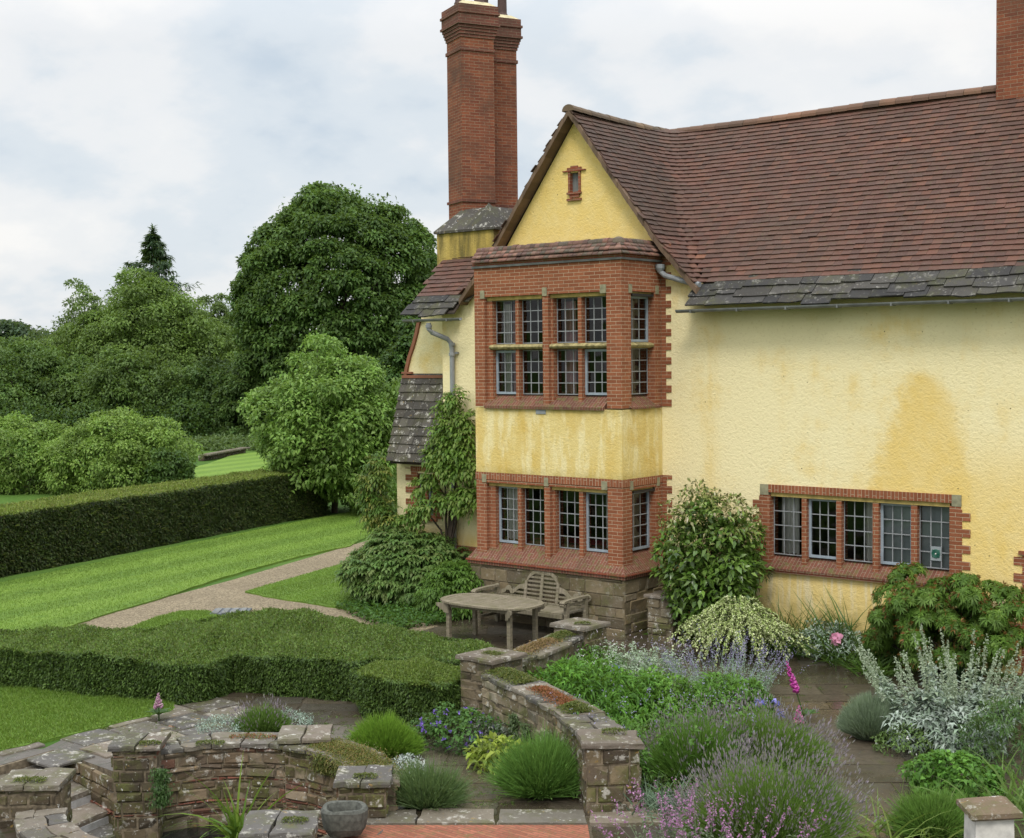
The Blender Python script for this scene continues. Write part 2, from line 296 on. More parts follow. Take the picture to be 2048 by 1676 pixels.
# ------------------------------------------------------------------ object helpers
def tag(o, label=None, cat=None, group=None, kind=None):
    if label: o['label'] = label
    if cat: o['category'] = cat
    if group: o['group'] = group
    if kind: o['kind'] = kind
    return o
def empty(name, loc=(0, 0, 0), label=None, cat=None, group=None, rz=0.):
    o = bpy.data.objects.new(name, None); COL.objects.link(o); o.location = tuple(loc); o.rotation_euler = (0, 0, rz); o.empty_display_size = .2
    return tag(o, label, cat, group)
def link(me, name, parent, mat):
    o = bpy.data.objects.new(name, me); COL.objects.link(o)
    if parent is not None: o.parent = parent
    if mat: me.materials.append(M[mat])
    return o
class MB:
    """collects faces and links them as ONE mesh object"""
    def __init__(s): s.v = []; s.f = []; s.c = []; s.r = []; s.cur = (.5, .5, .5); s.rot = 0; s.u = []
    def face(s, pts, uv=None):
        i = len(s.v); s.v += [tuple(map(float, p)) for p in pts]; s.f.append(list(range(i, i+len(pts)))); s.c.append(s.cur); s.r.append(s.rot); s.u.append(uv)
    def hexa(s, p):     # p[0..3] bottom loop, p[4..7] top loop
        for q in ((3, 2, 1, 0), (4, 5, 6, 7), (0, 1, 5, 4), (1, 2, 6, 5), (2, 3, 7, 6), (3, 0, 4, 7)): s.face([p[k] for k in q])
    def box(s, x0, x1, y0, y1, z0, z1):
        s.hexa([(x0, y0, z0), (x1, y0, z0), (x1, y1, z0), (x0, y1, z0), (x0, y0, z1), (x1, y0, z1), (x1, y1, z1), (x0, y1, z1)])
    def obox(s, c, ax, ay, az):   # centre and half axes
        c, ax, ay, az = map(np.asarray, (c, ax, ay, az))
        s.hexa([c-ax-ay-az, c+ax-ay-az, c+ax+ay-az, c-ax+ay-az, c-ax-ay+az, c+ax-ay+az, c+ax+ay+az, c-ax+ay+az])
    def prism(s, poly, z0, z1):
        a = [(x, y, z0) for x, y in poly]; b = [(x, y, z1) for x, y in poly]; k = len(poly)
        for i in range(k): s.face([a[i], a[(i+1) % k], b[(i+1) % k], b[i]])
        s.face(b); s.face(a[::-1])
    def rings(s, rs, closed=True, cap=True):
        for a, b in zip(rs[:-1], rs[1:]):
            k = len(a)
            for i in range(k if closed else k-1): s.face([a[i], a[(i+1) % k], b[(i+1) % k], b[i]])
        if cap and closed: s.face(list(rs[0])[::-1]); s.face(rs[-1])
    def tube(s, path, r, k=8):
        P = [np.asarray(p, float) for p in path]; R = r if isinstance(r, (list, tuple)) else [r]*len(P); rs = []
        for i, p in enumerate(P):
            t = P[min(i+1, len(P)-1)]-P[max(i-1, 0)]; t /= (np.linalg.norm(t)+1e-9)
            a = np.array([0, 0, 1.]) if abs(t[2]) < .9 else np.array([1., 0, 0]); e1 = np.cross(t, a); e1 /= np.linalg.norm(e1); e2 = np.cross(t, e1)
            rs.append([p+R[i]*(math.cos(q)*e1+math.sin(q)*e2) for q in np.linspace(0, 2*math.pi, k, endpoint=False)])
        s.rings(rs)
    def lathe(s, prof, c=(0, 0, 0), k=20):
        s.rings([[(c[0]+r*math.cos(q), c[1]+r*math.sin(q), c[2]+z) for q in np.linspace(0, 2*math.pi, k, endpoint=False)] for r, z in prof])
    def build(s, name, mat, parent=None, smooth=False, bevel=0.):
        me = bpy.data.meshes.new(name); me.from_pydata(s.v, [], s.f)
        uvl = me.uv_layers.new(name='UVMap'); co = np.array(s.v); uv = []
        for f, r, u in zip(s.f, s.r, s.u):
            if u is not None: uv += list(u); continue
            p = co[f]; nn = np.zeros(3)
            for i in range(1, len(f)-1): nn += np.cross(p[i]-p[0], p[i+1]-p[0])
            nn /= (np.linalg.norm(nn)+1e-12)
            if abs(nn[2]) > .96: t = np.array([1., 0, 0]); b = np.array([0, 1., 0])
            else:
                t = np.cross((0, 0, 1.), nn); t /= np.linalg.norm(t); b = np.cross(nn, t)
            a = np.stack([p@t, p@b], 1)
            if r: a = a[:, ::-1]
            uv += a.tolist()
        uvl.data.foreach_set('uv', np.array(uv, 'f').ravel())
        at_ = me.attributes.new('Col', 'FLOAT_COLOR', 'FACE'); cc = np.ones((len(s.f), 4), 'f'); cc[:, :3] = np.array(s.c); at_.data.foreach_set('color', cc.ravel())
        if smooth: me.shade_smooth()
        me.validate(); o = link(me, name, parent, mat)
        if bevel:
            b = o.modifiers.new('bevel', 'BEVEL'); b.width = bevel; b.segments = 2; b.limit_method = 'ANGLE'; b.angle_limit = .6
        return o
def np_mesh(name, V, Fq, col, mat, parent=None):
    """V (n,3), Fq (m,k) index array, col (m,3)"""
    me = bpy.data.meshes.new(name); m, k = Fq.shape
    me.vertices.add(len(V)); me.vertices.foreach_set('co', V.astype('f').ravel())
    me.loops.add(m*k); me.loops.foreach_set('vertex_index', Fq.astype('i').ravel())
    me.polygons.add(m); me.polygons.foreach_set('loop_start', np.arange(0, m*k, k, dtype='i'))
    me.update(calc_edges=True)
    at_ = me.attributes.new('Col', 'FLOAT_COLOR', 'FACE'); cc = np.ones((m, 4), 'f'); cc[:, :3] = np.clip(col, 0, 1); at_.data.foreach_set('color', cc.ravel())
    return link(me, name, parent, mat)
def unit(a): return a/(np.linalg.norm(a, axis=-1, keepdims=True)+1e-9)
def rdir(n): return unit(rng.normal(size=(n, 3)))
def tint(n, cols, var=.2):
    """random leaf colours between the given ones"""
    c = np.array(cols, float); i = rng.integers(0, len(c), n); j = rng.integers(0, len(c), n); t = rng.random((n, 1))
    k = c[i]*(1-t)+c[j]*t
    return k*(1+var*rng.uniform(-1, 1, (n, 1)))
def leaves(name, P, D, N, L, Wd, col, mat='leaf', parent=None, fold=.25, droop=.15):
    n = len(P); L = np.broadcast_to(np.asarray(L, float), (n,))[:, None]; Wd = np.broadcast_to(np.asarray(Wd, float), (n,))[:, None]
    D = unit(D); S = unit(np.cross(D, N)); Nn = np.cross(S, D)
    mid = P+D*L*.45
    tip = P+D*L-np.array([0, 0, 1.])*L*droop
    V = np.stack([P, mid-S*Wd/2+Nn*Wd*fold, mid-np.array([0, 0, 1.])*0, tip, mid+S*Wd/2+Nn*Wd*fold], 1).reshape(-1, 3)
    b = np.arange(n)[:, None]*5
    Fq = np.concatenate([b+np.array([[0, 2, 3, 1]]), b+np.array([[0, 4, 3, 2]])], 1).reshape(-1, 4)
    return np_mesh(name, V, Fq, np.repeat(col, 2, 0), mat, parent)
def blades(name, P, D, L, Wd, bend, col, mat='leaf', parent=None, seg=4):
    """grass-like strips: start at P, leave along D, bend towards the ground"""
    n = len(P); D = unit(D); L = np.broadcast_to(np.asarray(L, float), (n,)); Wd = np.broadcast_to(np.asarray(Wd, float), (n,)); bend = np.broadcast_to(np.asarray(bend, float), (n,))
    S = np.cross(D, rdir(n)); S = unit(S); rows = []; p = P.copy(); d = D.copy()
    for i in range(seg+1):
        t = i/seg; w = (Wd*(1-t**1.6)*.5+.0008)[:, None]
        rows += [p-S*w, p+S*w]
        h = unit(d*np.array([1, 1, 0])+1e-4)
        d = unit(d+(h*.6-np.array([0, 0, 1.]))*(bend/seg)[:, None]); p = p+d*(L/seg)[:, None]
    V = np.stack(rows, 1).reshape(-1, 3); b = np.arange(n)[:, None]*(2*(seg+1)); fs = []
    for i in range(seg): fs.append(b+np.array([[2*i, 2*i+1, 2*i+3, 2*i+2]]))
    Fq = np.concatenate(fs, 1).reshape(-1, 4)
    return np_mesh(name, V, Fq, np.repeat(col, seg, 0), mat, parent), p
def extr(poly, holes, a, b, axis, mb):
    """flat outline with holes pulled between two parallel planes; axis 'y' (x,z outline) or 'z' (x,y outline)"""
    f = (lambda p, w: (p[0], w, p[1])) if axis == 'y' else (lambda p, w: (p[0], p[1], w))
    loops = [poly]+holes; flat = [p for l in loops for p in l]
    for t in tessellate_polygon([[Vector((p[0], p[1], 0)) for p in l] for l in loops]):
        p = [flat[i] for i in t]; ar = (p[1][0]-p[0][0])*(p[2][1]-p[0][1])-(p[2][0]-p[0][0])*(p[1][1]-p[0][1])
        if ar < 0: p = p[::-1]
        if axis == 'y': mb.face([f(q, a) for q in p]); mb.face([f(q, b) for q in p[::-1]])
        else: mb.face([f(q, b) for q in p]); mb.face([f(q, a) for q in p[::-1]])
    for l in loops:
        for i in range(len(l)): p, q = l[i], l[(i+1) % len(l)]; mb.face([f(p, a), f(q, a), f(q, b), f(p, b)])
# ================================================================== SETTING: ground, lawns, paths, paving
WC = np.array([1.8, -10.2]); 
def ring(r, a0, a1, k): return [(WC[0]+r*math.cos(math.radians(a)), WC[1]+r*math.sin(math.radians(a))) for a in np.linspace(a0, a1, k)]
HOLE = ring(1.9, -135, 172, 40)+[(-1.75, -9.86), (-1.62, -11.3)]
def sheet(name, poly, holes, z0, z1, mat):
    mb = MB(); extr(poly, holes, z0, z1, 'z', mb); o = mb.build(name, mat); o['kind'] = 'structure'; return o
def sub(poly, n, amp):     # finer, slightly wavy outline
    out = []
    for i in range(len(poly)):
        a, b = np.array(poly[i], float), np.array(poly[(i+1) % len(poly)], float)
        for k in range(n): out.append(tuple((a+(b-a)*k/n+(rng.normal(0, amp, 2) if k else 0))))
    return out
far = MB(); extr([(-2500, -600), (1500, -600), (1500, 3000), (-2500, 3000)], [[tuple(p) for p in HOLE]], -.35, -.012, 'z', far)
g = far.build('ground', 'meadow'); g['kind'] = 'structure'
PAVE = [(-2.75, -8.0), (-2.4, -6.2), (-.1, -5.6), (1.4, -5.9), (1.5, -3.9), (-.4, -3.2), (-3.4, -3.0), (-3.6, -.3), (-3.4, .05), (9.5, 1.2), (14, .5), (14, -14), (-2, -16), (-4.5, -13.2), (-1.9, -9.9)]
sheet('terrace_paving', PAVE, [[tuple(p) for p in HOLE]], -.011, .004, 'wet_paving')
def in_poly(P, poly):
    x, y = P[:, 0], P[:, 1]; c = np.zeros(len(P), bool); k = len(poly)
    for i in range(k):
        x1, y1 = poly[i]; x2, y2 = poly[(i+1) % k]
        if y1 == y2: continue
        c ^= ((y1 > y) != (y2 > y)) & (x < (x2-x1)*(y-y1)/(y2-y1)+x1)
    return c
# random-sized flags, each bedded a little differently, so every one mirrors the sky its own way
mb = MB(); ca, sa = math.cos(.66), math.sin(.66)
y_ = -18.
while y_ < 16:
    h_ = rng.uniform(.38, .72); x_ = -16+rng.uniform(0, .5)
    while x_ < 16:
        w_ = rng.uniform(.40, 1.05); q = [(x_, y_), (x_+w_, y_), (x_+w_, y_+h_), (x_, y_+h_)]; g_ = .012
        q = [(x_+g_, y_+g_), (x_+w_-g_, y_+g_), (x_+w_-g_, y_+h_-g_), (x_+g_, y_+h_-g_)]; q = [(4+ca*a-sa*b, -6+sa*a+ca*b) for a, b in q]; x_ += w_
        if not in_poly(np.array(q), PAVE).all() or in_poly(np.array(q), HOLE).any() or min(np.linalg.norm(np.array(p)-WC) for p in q) < 1.95: continue
        if q[0][1] > 1.1: continue
        q = sub(q, 4, .009); c_ = np.mean(q, axis=0); tx, ty = rng.normal(0, .005, 2); zf = lambda p: .010+(p[0]-c_[0])*tx+(p[1]-c_[1])*ty+rng.normal(0, .0008)
        mb.cur = tuple(np.array(((.062, .05, .036), (.085, .068, .048), (.075, .066, .052), (.055, .043, .03), (.10, .082, .06))[rng.integers(5)])*rng.uniform(.85, 1.15))
        top_ = [(p[0], p[1], zf(p)) for p in q]; mb.rings([[(p[0], p[1], -.008) for p in q], top_])
    y_ += h_
o = mb.build('paving_flags', 'wet_flag'); o['kind'] = 'structure'
def px_poly(L, z=0): return [tuple(gz(x, y, z)[:2]) for x, y in L]
sheet('gravel_path', [(-7.2, -8.5), (-5.2, -7.3), (-4.6, -4.6), (-2.9, -3.7), (-3.2, -1.2), (-5.0, -.9), (-6.3, -.9), (-8.2, -.3), (-9.4, 3.2), (-12, 13), (-15, 13), (-12.3, 5.4), (-10.4, 0), (-9.1, -4.4)], [], -.008, .006, 'gravel')
# lawns: a turf edge stands a little above the gravel
lA = px_poly([(0, 1168), (560, 1052), (735, 1020), (760, 1060), (700, 1094), (610, 1112), (505, 1140), (420, 1165), (320, 1200), (235, 1224), (150, 1252), (60, 1285), (-300, 1420), (-700, 1330)])
sheet('striped_lawn', sub(lA, 6, .02), [], -.03, .035, 'striped_lawn')
lB = px_poly([(490, 1186), (530, 1174), (590, 1157), (660, 1137), (700, 1126), (740, 1100), (860, 1090), (960, 1140), (960, 1200), (880, 1242), (800, 1236), (720, 1226), (640, 1212), (560, 1200)])
sheet('shrub_lawn', sub(lB, 5, .02), [], -.03, .035, 'lawn')
lC = px_poly([(215, 1275), (260, 1258), (310, 1238), (360, 1225), (415, 1224), (440, 1236), (430, 1262), (430, 1330), (215, 1330)])
sheet('corner_lawn', sub(lC, 6, .01), [], -.03, .035, 'lawn')
lD = px_poly([(-420, 1330), (0, 1370), (200, 1392), (350, 1408), (345, 1424), (250, 1446), (100, 1482), (0, 1506), (-500, 1640)])
sheet('front_lawn', sub(lD, 6, .015), [], -.03, .03, 'lawn')
lE = px_poly([(300, 955), (360, 950), (380, 938), (480, 908), (560, 903), (700, 900), (800, 960), (700, 1000), (560, 990)])
sheet('far_lawn', sub(lE, 4, .1), [], -.03, .05, 'striped_lawn')
# red brick paving and its stone edging at the near edge
u = np.array([.79, .613]); v = np.array([-.613, .79]); o_ = np.array([3.47, -9.37])
def uv_(a, b): p = o_+u*a+v*b; return (float(p[0]), float(p[1]))
sheet('brick_paving', [uv_(-.35, 0), uv_(2.13, 0), uv_(2.2, -2.5), uv_(-.35, -2.5)], [], -.008, .028, 'paving_brick')
mb = MB()
for i, (a, b, w) in enumerate(((-.42, .36, .43), (.38, 1.18, .45), (1.20, 2.12, .42), (2.15, 2.9, .5))):
    mb.cur = random.choice(((.17, .145, .11), (.14, .125, .10), (.20, .165, .125)))
    q = [uv_(a, .012), uv_(b, .012), uv_(b-.03, w), uv_(a+.02, w+.02)]; mb.prism(sub(q, 4, .008), -.01, .045)
o = mb.build('kerb_slabs', 'slab_stone', bevel=.008); o['kind'] = 'structure'
# grass blades over the nearer lawns (nobody could count them)
def in_poly(P, poly):
    x, y = P[:, 0], P[:, 1]; c = np.zeros(len(P), bool); k = len(poly)
    for i in range(k):
        x1, y1 = poly[i]; x2, y2 = poly[(i+1) % k]
        if y1 == y2: continue
        c ^= ((y1 > y) != (y2 > y)) & (x < (x2-x1)*(y-y1)/(y2-y1)+x1)
    return c
def scatter(poly, n):
    a = np.array(poly); lo, hi = a.min(0), a.max(0); P = lo+(hi-lo)*rng.random((n, 2)); return P[in_poly(P, poly)]
def visible(P, m=60):
    q = P-CAM; w = q@F_; x = CX+FPX*(q@R_)/w; y = CY-FPX*(q@U_)/w
    return (x > -m) & (x < 2048+m) & (y > -m) & (y < 1676+m)
gp = np.concatenate([scatter(lD, 130000), scatter(lB, 90000), scatter(lC, 40000), scatter(lA, 220000)])
gp = np.concatenate([gp, np.full((len(gp), 1), .03)], 1); gp = gp[visible(gp)]
D = unit(rdir(len(gp))*.75+np.array([0, 0, 1.])); D[:, 2] = np.abs(D[:, 2])
S_ = rng.uniform(.03, .055, len(gp)); sd_ = unit(np.cross(D, rdir(len(gp))))
Vt = np.stack([gp-sd_*.006, gp+sd_*.006, gp+D*S_[:, None]], 1).reshape(-1, 3)
q = gp@np.array([math.cos(math.radians(11.5)), math.sin(math.radians(11.5)), 0])
light = (np.sin(q*2*math.pi/1.55) > 0)[:, None]*(gp[:, :1] < -6.5)
gcol = tint(len(gp), [(.09, .175, .02), (.13, .215, .03), (.165, .245, .045)], .25)*(1+.3*light)
o = np_mesh('grass_blades', Vt, np.arange(len(gp)*3).reshape(-1, 3), gcol, 'leaf'); tag(o, 'short mown green grass blades of the lawns', 'grass', kind='stuff')

# ================================================================== STONE WALL BUILDERS
SAND = [(.155, .12, .075), (.12, .095, .06), (.19, .15, .10), (.10, .078, .05), (.14, .115, .085), (.22, .19, .14)]
def stone_face(mb, fn, length, z0, z1, hr=(.07, .14), lr=(.14, .36), cols=SAND, proud=.010, brick=.12, dep=.05, gap=.006):
    z = z0
    while z < z1-.015:
        h = rng.uniform(*hr); br = rng.random() < brick
        if br: h = .03
        h = min(h, z1-z)
        if z1-(z+h) < hr[0]*.5: h = z1-z
        s = -rng.uniform(0, lr[0]); 
        while s < length:
            l = rng.uniform(*lr)*(.7 if br else 1); a, b = max(s, 0)+gap, min(s+l, length)-gap; s += l
            if b-a < .02: continue
            c = np.array((.20, .075, .05) if br else cols[rng.integers(len(cols))])*rng.uniform(.55, 1.2); mb.cur = tuple(c)
            pa, ta, na = fn(a); pb, tb, nb_ = fn(b); e = min(.012, h*.25); pr = proud*rng.uniform(.1, 1.5)
            jz = lambda: rng.normal(0, .009)
            za, zb = z+gap, z+h-gap
            def pt(p, nn, off, zz): return (p[0]+nn[0]*off, p[1]+nn[1]*off, zz)
            back = [pt(pa, na, -dep, za), pt(pb, nb_, -dep, za), pt(pb, nb_, -dep, zb), pt(pa, na, -dep, zb)]
            rim = [pt(pa, na, pr-e, za+jz()), pt(pb, nb_, pr-e, za+jz()), pt(pb, nb_, pr-e, zb+jz()), pt(pa, na, pr-e, zb+jz())]
            a2, b2 = a+e, b-e; pa2, _, na2 = fn(a2); pb2, _, nb2 = fn(b2)
            fr_ = [pt(pa2, na2, pr+jz(), za+e), pt(pb2, nb2, pr+jz(), za+e), pt(pb2, nb2, pr+jz(), zb-e), pt(pa2, na2, pr+jz(), zb-e)]
            for i in range(4):
                j = (i+1) % 4; mb.face([back[i], back[j], rim[j], rim[i]]); mb.face([rim[i], rim[j], fr_[j], fr_[i]])
            mb.face(fr_)
        z += h
def line_fn(p, q):
    p, q = np.array(p, float), np.array(q, float); t = (q-p)/np.linalg.norm(q-p); nn = np.array([t[1], -t[0]])
    return (lambda s: (p+t*s, t, nn)), float(np.linalg.norm(q-p))
def path_fn(P, off):
    P = np.array(P, float); d = np.diff(P, axis=0); L = np.linalg.norm(d, axis=1); T = d/L[:, None]
    tv = np.concatenate([T[:1], (T[1:]+T[:-1])/2, T[-1:]]); tv /= np.linalg.norm(tv, axis=1)[:, None]
    nv = np.stack([tv[:, 1], -tv[:, 0]], 1); Q = P+nv*off; sgn = 1 if off >= 0 else -1
    if sgn < 0: Q, nv, tv = Q[::-1], -nv[::-1], -tv[::-1]
    c = np.concatenate([[0], np.cumsum(np.linalg.norm(np.diff(Q, axis=0), axis=1))])
    def fn(s):
        s = min(max(s, 0), c[-1]); i = min(np.searchsorted(c, s, 'right')-1, len(c)-2); t = (s-c[i])/(c[i+1]-c[i])
        nn = nv[i]*(1-t)+nv[i+1]*t; return Q[i]*(1-t)+Q[i+1]*t, tv[i], nn/np.linalg.norm(nn)
    return fn, float(c[-1])
def smooth_path(pts, k=12):
    P = np.array(pts, float); P = np.concatenate([[2*P[0]-P[1]], P, [2*P[-1]-P[-2]]]); out = []
    for i in range(1, len(P)-2):
        for t in np.linspace(0, 1, k, endpoint=False):
            a, b, c, d = P[i-1:i+3]; out.append(.5*((2*b)+(c-a)*t+(2*a-5*b+4*c-d)*t*t+(-a+3*b-3*c+d)*t**3))
    return out+[P[-2]]
SLAB = [(.145, .125, .10), (.115, .102, .088), (.17, .14, .11), (.095, .088, .08), (.19, .165, .13)]
def slab(mb, poly, z, th=.05, jit=.032, tilt=.014):
    poly = sub(poly, 3, jit*.5); mb.cur = tuple(np.array(SLAB[rng.integers(len(SLAB))])*rng.uniform(.8, 1.2))
    c = np.mean(poly, axis=0); a, b = rng.normal(0, tilt, 2); zz_ = lambda p: z+(p[0]-c[0])*a+(p[1]-c[1])*b
    bot = [(p[0], p[1], zz_(p)) for p in poly]; mid = [(p[0]+rng.normal(0, .004), p[1]+rng.normal(0, .004), zz_(p)+th*.6) for p in poly]
    top = [(c[0]+(p[0]-c[0])*.975, c[1]+(p[1]-c[1])*.975, zz_(p)+th+rng.normal(0, .003)) for p in poly]
    mb.rings([bot, mid, top])
def wall_run(path, th, z0, z1, root, cope=.05, over=.04, **k):
    core = MB(); st = MB(); cp = MB()
    P = np.array(path); ca = path_fn(P, th/2-.004); cb = path_fn(P, -th/2+.004)
    A = [ca[0](s)[0] for s in np.linspace(0, ca[1], 30)]; B = [cb[0](s)[0] for s in np.linspace(0, cb[1], 30)]
    core.prism([tuple(p) for p in A]+[tuple(p) for p in B], z0, z1)
    for off in (th/2, -th/2): f, L = path_fn(P, off); stone_face(st, f, L, z0, z1, **k)
    core.build('mortar_core', 'mortar', root); st.build('rubble_face', 'rubble_stone', root)
    fm, Lm = path_fn(P, 1e-6); s = 0
    while s < Lm-.02:
        l = min(rng.uniform(.28, .55), Lm-s); 
        if Lm-(s+l) < .12: l = Lm-s
        (p, t, nn), (q, t2, n2) = fm(s+.008), fm(s+l-.008); w1, w2 = th/2+over*rng.uniform(.5, 1.4), th/2+over*rng.uniform(.5, 1.4)
        if rng.random() < .45:
            m_ = rng.uniform(-.08, .08)
            slab(cp, [p+nn*w1, q+n2*w1, q+n2*(m_+.006), p+nn*(m_+.006)], z1+.004, cope); slab(cp, [p+nn*(m_-.006), q+n2*(m_-.006), q-n2*w2, p-nn*w2], z1+.004, cope)
        else: slab(cp, [p+nn*w1, q+n2*w1, q-n2*w2, p-nn*w2], z1+.004, cope)
        s += l
    cp.build('coping', 'slab_stone', root)
def pier(c, w, d, ang, z0, z1, root, cap_th=.055, over=.045, split=True, label=None, **k):
    c = np.array(c, float); a = math.radians(ang); ux = np.array([math.cos(a), math.sin(a)]); uy = np.array([-math.sin(a), math.cos(a)])
    K = [c+ux*sx*w/2+uy*sy*d/2 for sx, sy in ((-1, -1), (1, -1), (1, 1), (-1, 1))]
    st = MB(); core = MB()
    core.prism([tuple(c+(p-c)*.985) for p in K], z0, z1); core.build('mortar_core', 'mortar', root)
    for i in range(4): f, L = line_fn(K[i], K[(i+1) % 4]); stone_face(st, f, L, z0, z1, **k)
    o = st.build('pier', 'rubble_stone', root)
    if label: o['label'] = label
    cp = MB(); o2 = 1+2*over/w; J = [c+(p-c)*o2 for p in K]
    if split:
        m_ = rng.uniform(.35, .65); a1 = J[0]+(J[1]-J[0])*m_; a2 = J[3]+(J[2]-J[3])*(m_+.05)
        slab(cp, [J[0], a1, a2, J[3]], z1+.004, cap_th, .03); cp.build('cap_slab', 'slab_stone', root); cp = MB()
        slab(cp, [a1+ux*.01, J[1], J[2], a2+ux*.01], z1+.004, cap_th*.95, .03); cp.build('cap_slab', 'slab_stone', root)
    else: slab(cp, J, z1+.004, cap_th, .03); cp.build('cap', 'slab_stone', root)
# ================================================================== HOUSE
YW = 1.25
house = empty('house', (0, 0, 0), 'long yellow rendered house with a steep gable, two-storey brick bay and brown tiled roof', 'house')
def hp(mb, name, mat, parent=house, **k): return mb.build(name, mat, parent, **k)
AX = -1.85
def gable_h(d): return np.where(d < 1.9, 9.35-1.31*d, 9.35-1.31*1.9-1.08*(d-1.9))
# walls
mb = MB()
out = [(-6.58, -.3), (9.5, -.3), (9.5, 5.95), (.80, 5.95), (.03, 6.70), (AX, 9.2), (-3.73, 6.70), (-4.48, 5.95), (-5.25, 5.95), (-5.25, 2.75), (-6.58, 2.75)]
holes = [[(2.0, 1.25), (5.38, 1.25), (5.38, 2.6), (2.0, 2.6)], [(-6.05, 1.62), (-5.52, 1.62), (-5.52, 2.46), (-6.05, 2.46)], [(-2.0, 7.86), (-1.78, 7.86), (-1.78, 8.22), (-2.0, 8.22)],
         [(-3.0, 1.2), (-.25, 1.2), (-.25, 2.58), (-3.0, 2.58)], [(-3.0, 4.05), (-.25, 4.05), (-.25, 5.9), (-3.0, 5.9)]]
extr(out, holes, YW, YW+.3, 'y', mb)
mb.box(9.2, 9.5, 1.56, 8, -.3, 5.7); mb.box(-5.25, 9.5, 8.0, 8.3, -.3, 5.7); mb.box(-5.25, -4.95, 1.56, 8, -.3, 5.7)
hp(mb, 'wall', 'cream_roughcast')
mb = MB(); sweep = [(-6.64, 4.35), (-6.58, 4.62), (-6.50, 4.85), (-6.38, 5.10), (-6.28, 5.36), (-6.20, 5.62)]
extr([(-5.2, 4.3)]+[(-5.2, 6.36), (-5.84, 6.36), (-5.84, 5.68), (-6.2, 5.68)]+sweep[::-1], [], 1.65, 2.6, 'y', mb); mb.box(-6.5, -5.2, 1.65, 2.6, -.3, 4.3)
hp(mb, 'end_wall', 'cream_roughcast')
mb = MB(); mb.cur = (.26, .10, .055)
for a, b in zip(sweep[:-1], sweep[1:]):
    mb.hexa([(a[0]-.07, 1.60, a[1]), (a[0]+.012, 1.60, a[1]), (a[0]+.012, 2.62, a[1]), (a[0]-.07, 2.62, a[1]), (b[0]-.07, 1.60, b[1]), (b[0]+.012, 1.60, b[1]), (b[0]+.012, 2.62, b[1]), (b[0]-.07, 2.62, b[1])])
mb.box(-6.74, -6.45, 1.59, 2.63, 4.50, 4.54); mb.box(-6.3, -6.1, 1.59, 2.63, 5.58, 5.62); mb.box(-6.72, -5.26, 1.58, 1.66, 4.41, 4.47)
hp(mb, 'swept_coping', 'clay_tile')
mb = MB(); mb.box(-5.24, -3.32, YW-.03, YW-.002, .92, 1.06); hp(mb, 'string_course', 'dark_brick')
mb = MB(); mb.cur = (.24, .19, .12); f, L = line_fn((-6.58, YW-.004), (-3.4, YW-.004)); stone_face(mb, f, L, -.3, .90, (.14, .2), (.25, .5), proud=.01, brick=0); hp(mb, 'plinth', 'plinth_stone')
# --- bay -----------------------------------------------------------
bay_b = MB(); BX0 = -3.3; GY = .2
upl = [(-2.93, -2.385), (-2.31, -1.76), (-1.52, -.975), (-.895, -.35)]; lol = [(-2.90, -2.375), (-2.29, -1.755), (-1.51, -.98), (-.895, -.36)]
def bay_storey(lights, z0, z1, zh0, zh1):
    a, b, c, d = lights
    bay_b.box(BX0, -3.06, 0, .36, z0, zh0); bay_b.box(-3.06, a[0], .075, .36, z0, zh0)
    bay_b.box(a[1], b[0], .075, .30, z0, zh0)
    bay_b.box(b[1], -1.70, .075, .30, z0, zh0); bay_b.box(-1.70, -1.575, .0, .32, z0, zh0); bay_b.box(-1.575, c[0], .075, .30, z0, zh0)
    bay_b.box(c[1], d[0], .075, .30, z0, zh0)
    bay_b.box(d[1], -.31, .075, .30, z0, zh0); bay_b.box(-.31, 0, 0, .29, z0, zh0)
    bay_b.box(-.30, -.0, 1.03, YW-.001, z0, zh0)                       # far jamb of the side light
    bay_b.box(BX0, 0, 0, .36, zh0, zh1); bay_b.box(-.36, 0, .361, YW-.001, zh0, zh1)
    bay_b.box(BX0, BX0+.3, .361, YW-.001, z0, zh1)
bay_storey(upl, 3.92, 5.86, 5.93, 6.46); bay_storey(lol, 1.14, 2.5, 2.515, 2.57)
hp(bay_b, 'bay_brickwork', 'bay_brick')
mb = MB(); mb.rot = 1
mb.box(BX0-.012, .012, -.012, .30, 2.572, 2.70); mb.box(-.3, .012, .301, YW-.002, 2.572, 2.70)
hp(mb, 'soldier_course', 'bay_brick')
for x0, x1, z in ((-3.05, -1.76, 5.862), (-1.61, -.37, 5.862), (-3.05, -1.76, 2.45), (-1.61, -.37, 2.45)): mb = MB(); mb.box(x0, x1, .065, .32, z, z+.063); hp(mb, 'lintel_strip', 'tile_sand')
for z in (5.862, 2.45): mb = MB(); mb.box(-.32, -.06, .295, 1.025, z, z+.063); hp(mb, 'lintel_strip', 'tile_sand')
for z in (5.90, 2.515):
    for x, w in ((-3.1, .10), (-1.645, .10), (-.37, .12)): mb = MB(); mb.box(x-w/2, x+w/2, -.016, .1, z, z+.15); hp(mb, 'corbel_block', 'limestone', bevel=.012)
    for y in (.22, 1.05): mb = MB(); mb.box(-.1, .016, y, y+.09, z, z+.15); hp(mb, 'corbel_block', 'limestone', bevel=.012)
mb = MB()    # transoms
for x0, x1 in upl: 
    rs = [[(x, .17+.115*math.cos(q)-.05, 5.005+.052*math.sin(q)) for q in np.linspace(0, 2*math.pi, 10, endpoint=False)] for x in (x0-.04, x1+.04)]; mb.rings(rs)
rs = [[(-.12+.11*math.cos(q), y, 5.005+.052*math.sin(q)) for q in np.linspace(0, 2*math.pi, 10, endpoint=False)] for y in (.25, 1.06)]; mb.rings(rs)
hp(mb, 'transom', 'mossy_ledge', smooth=False)
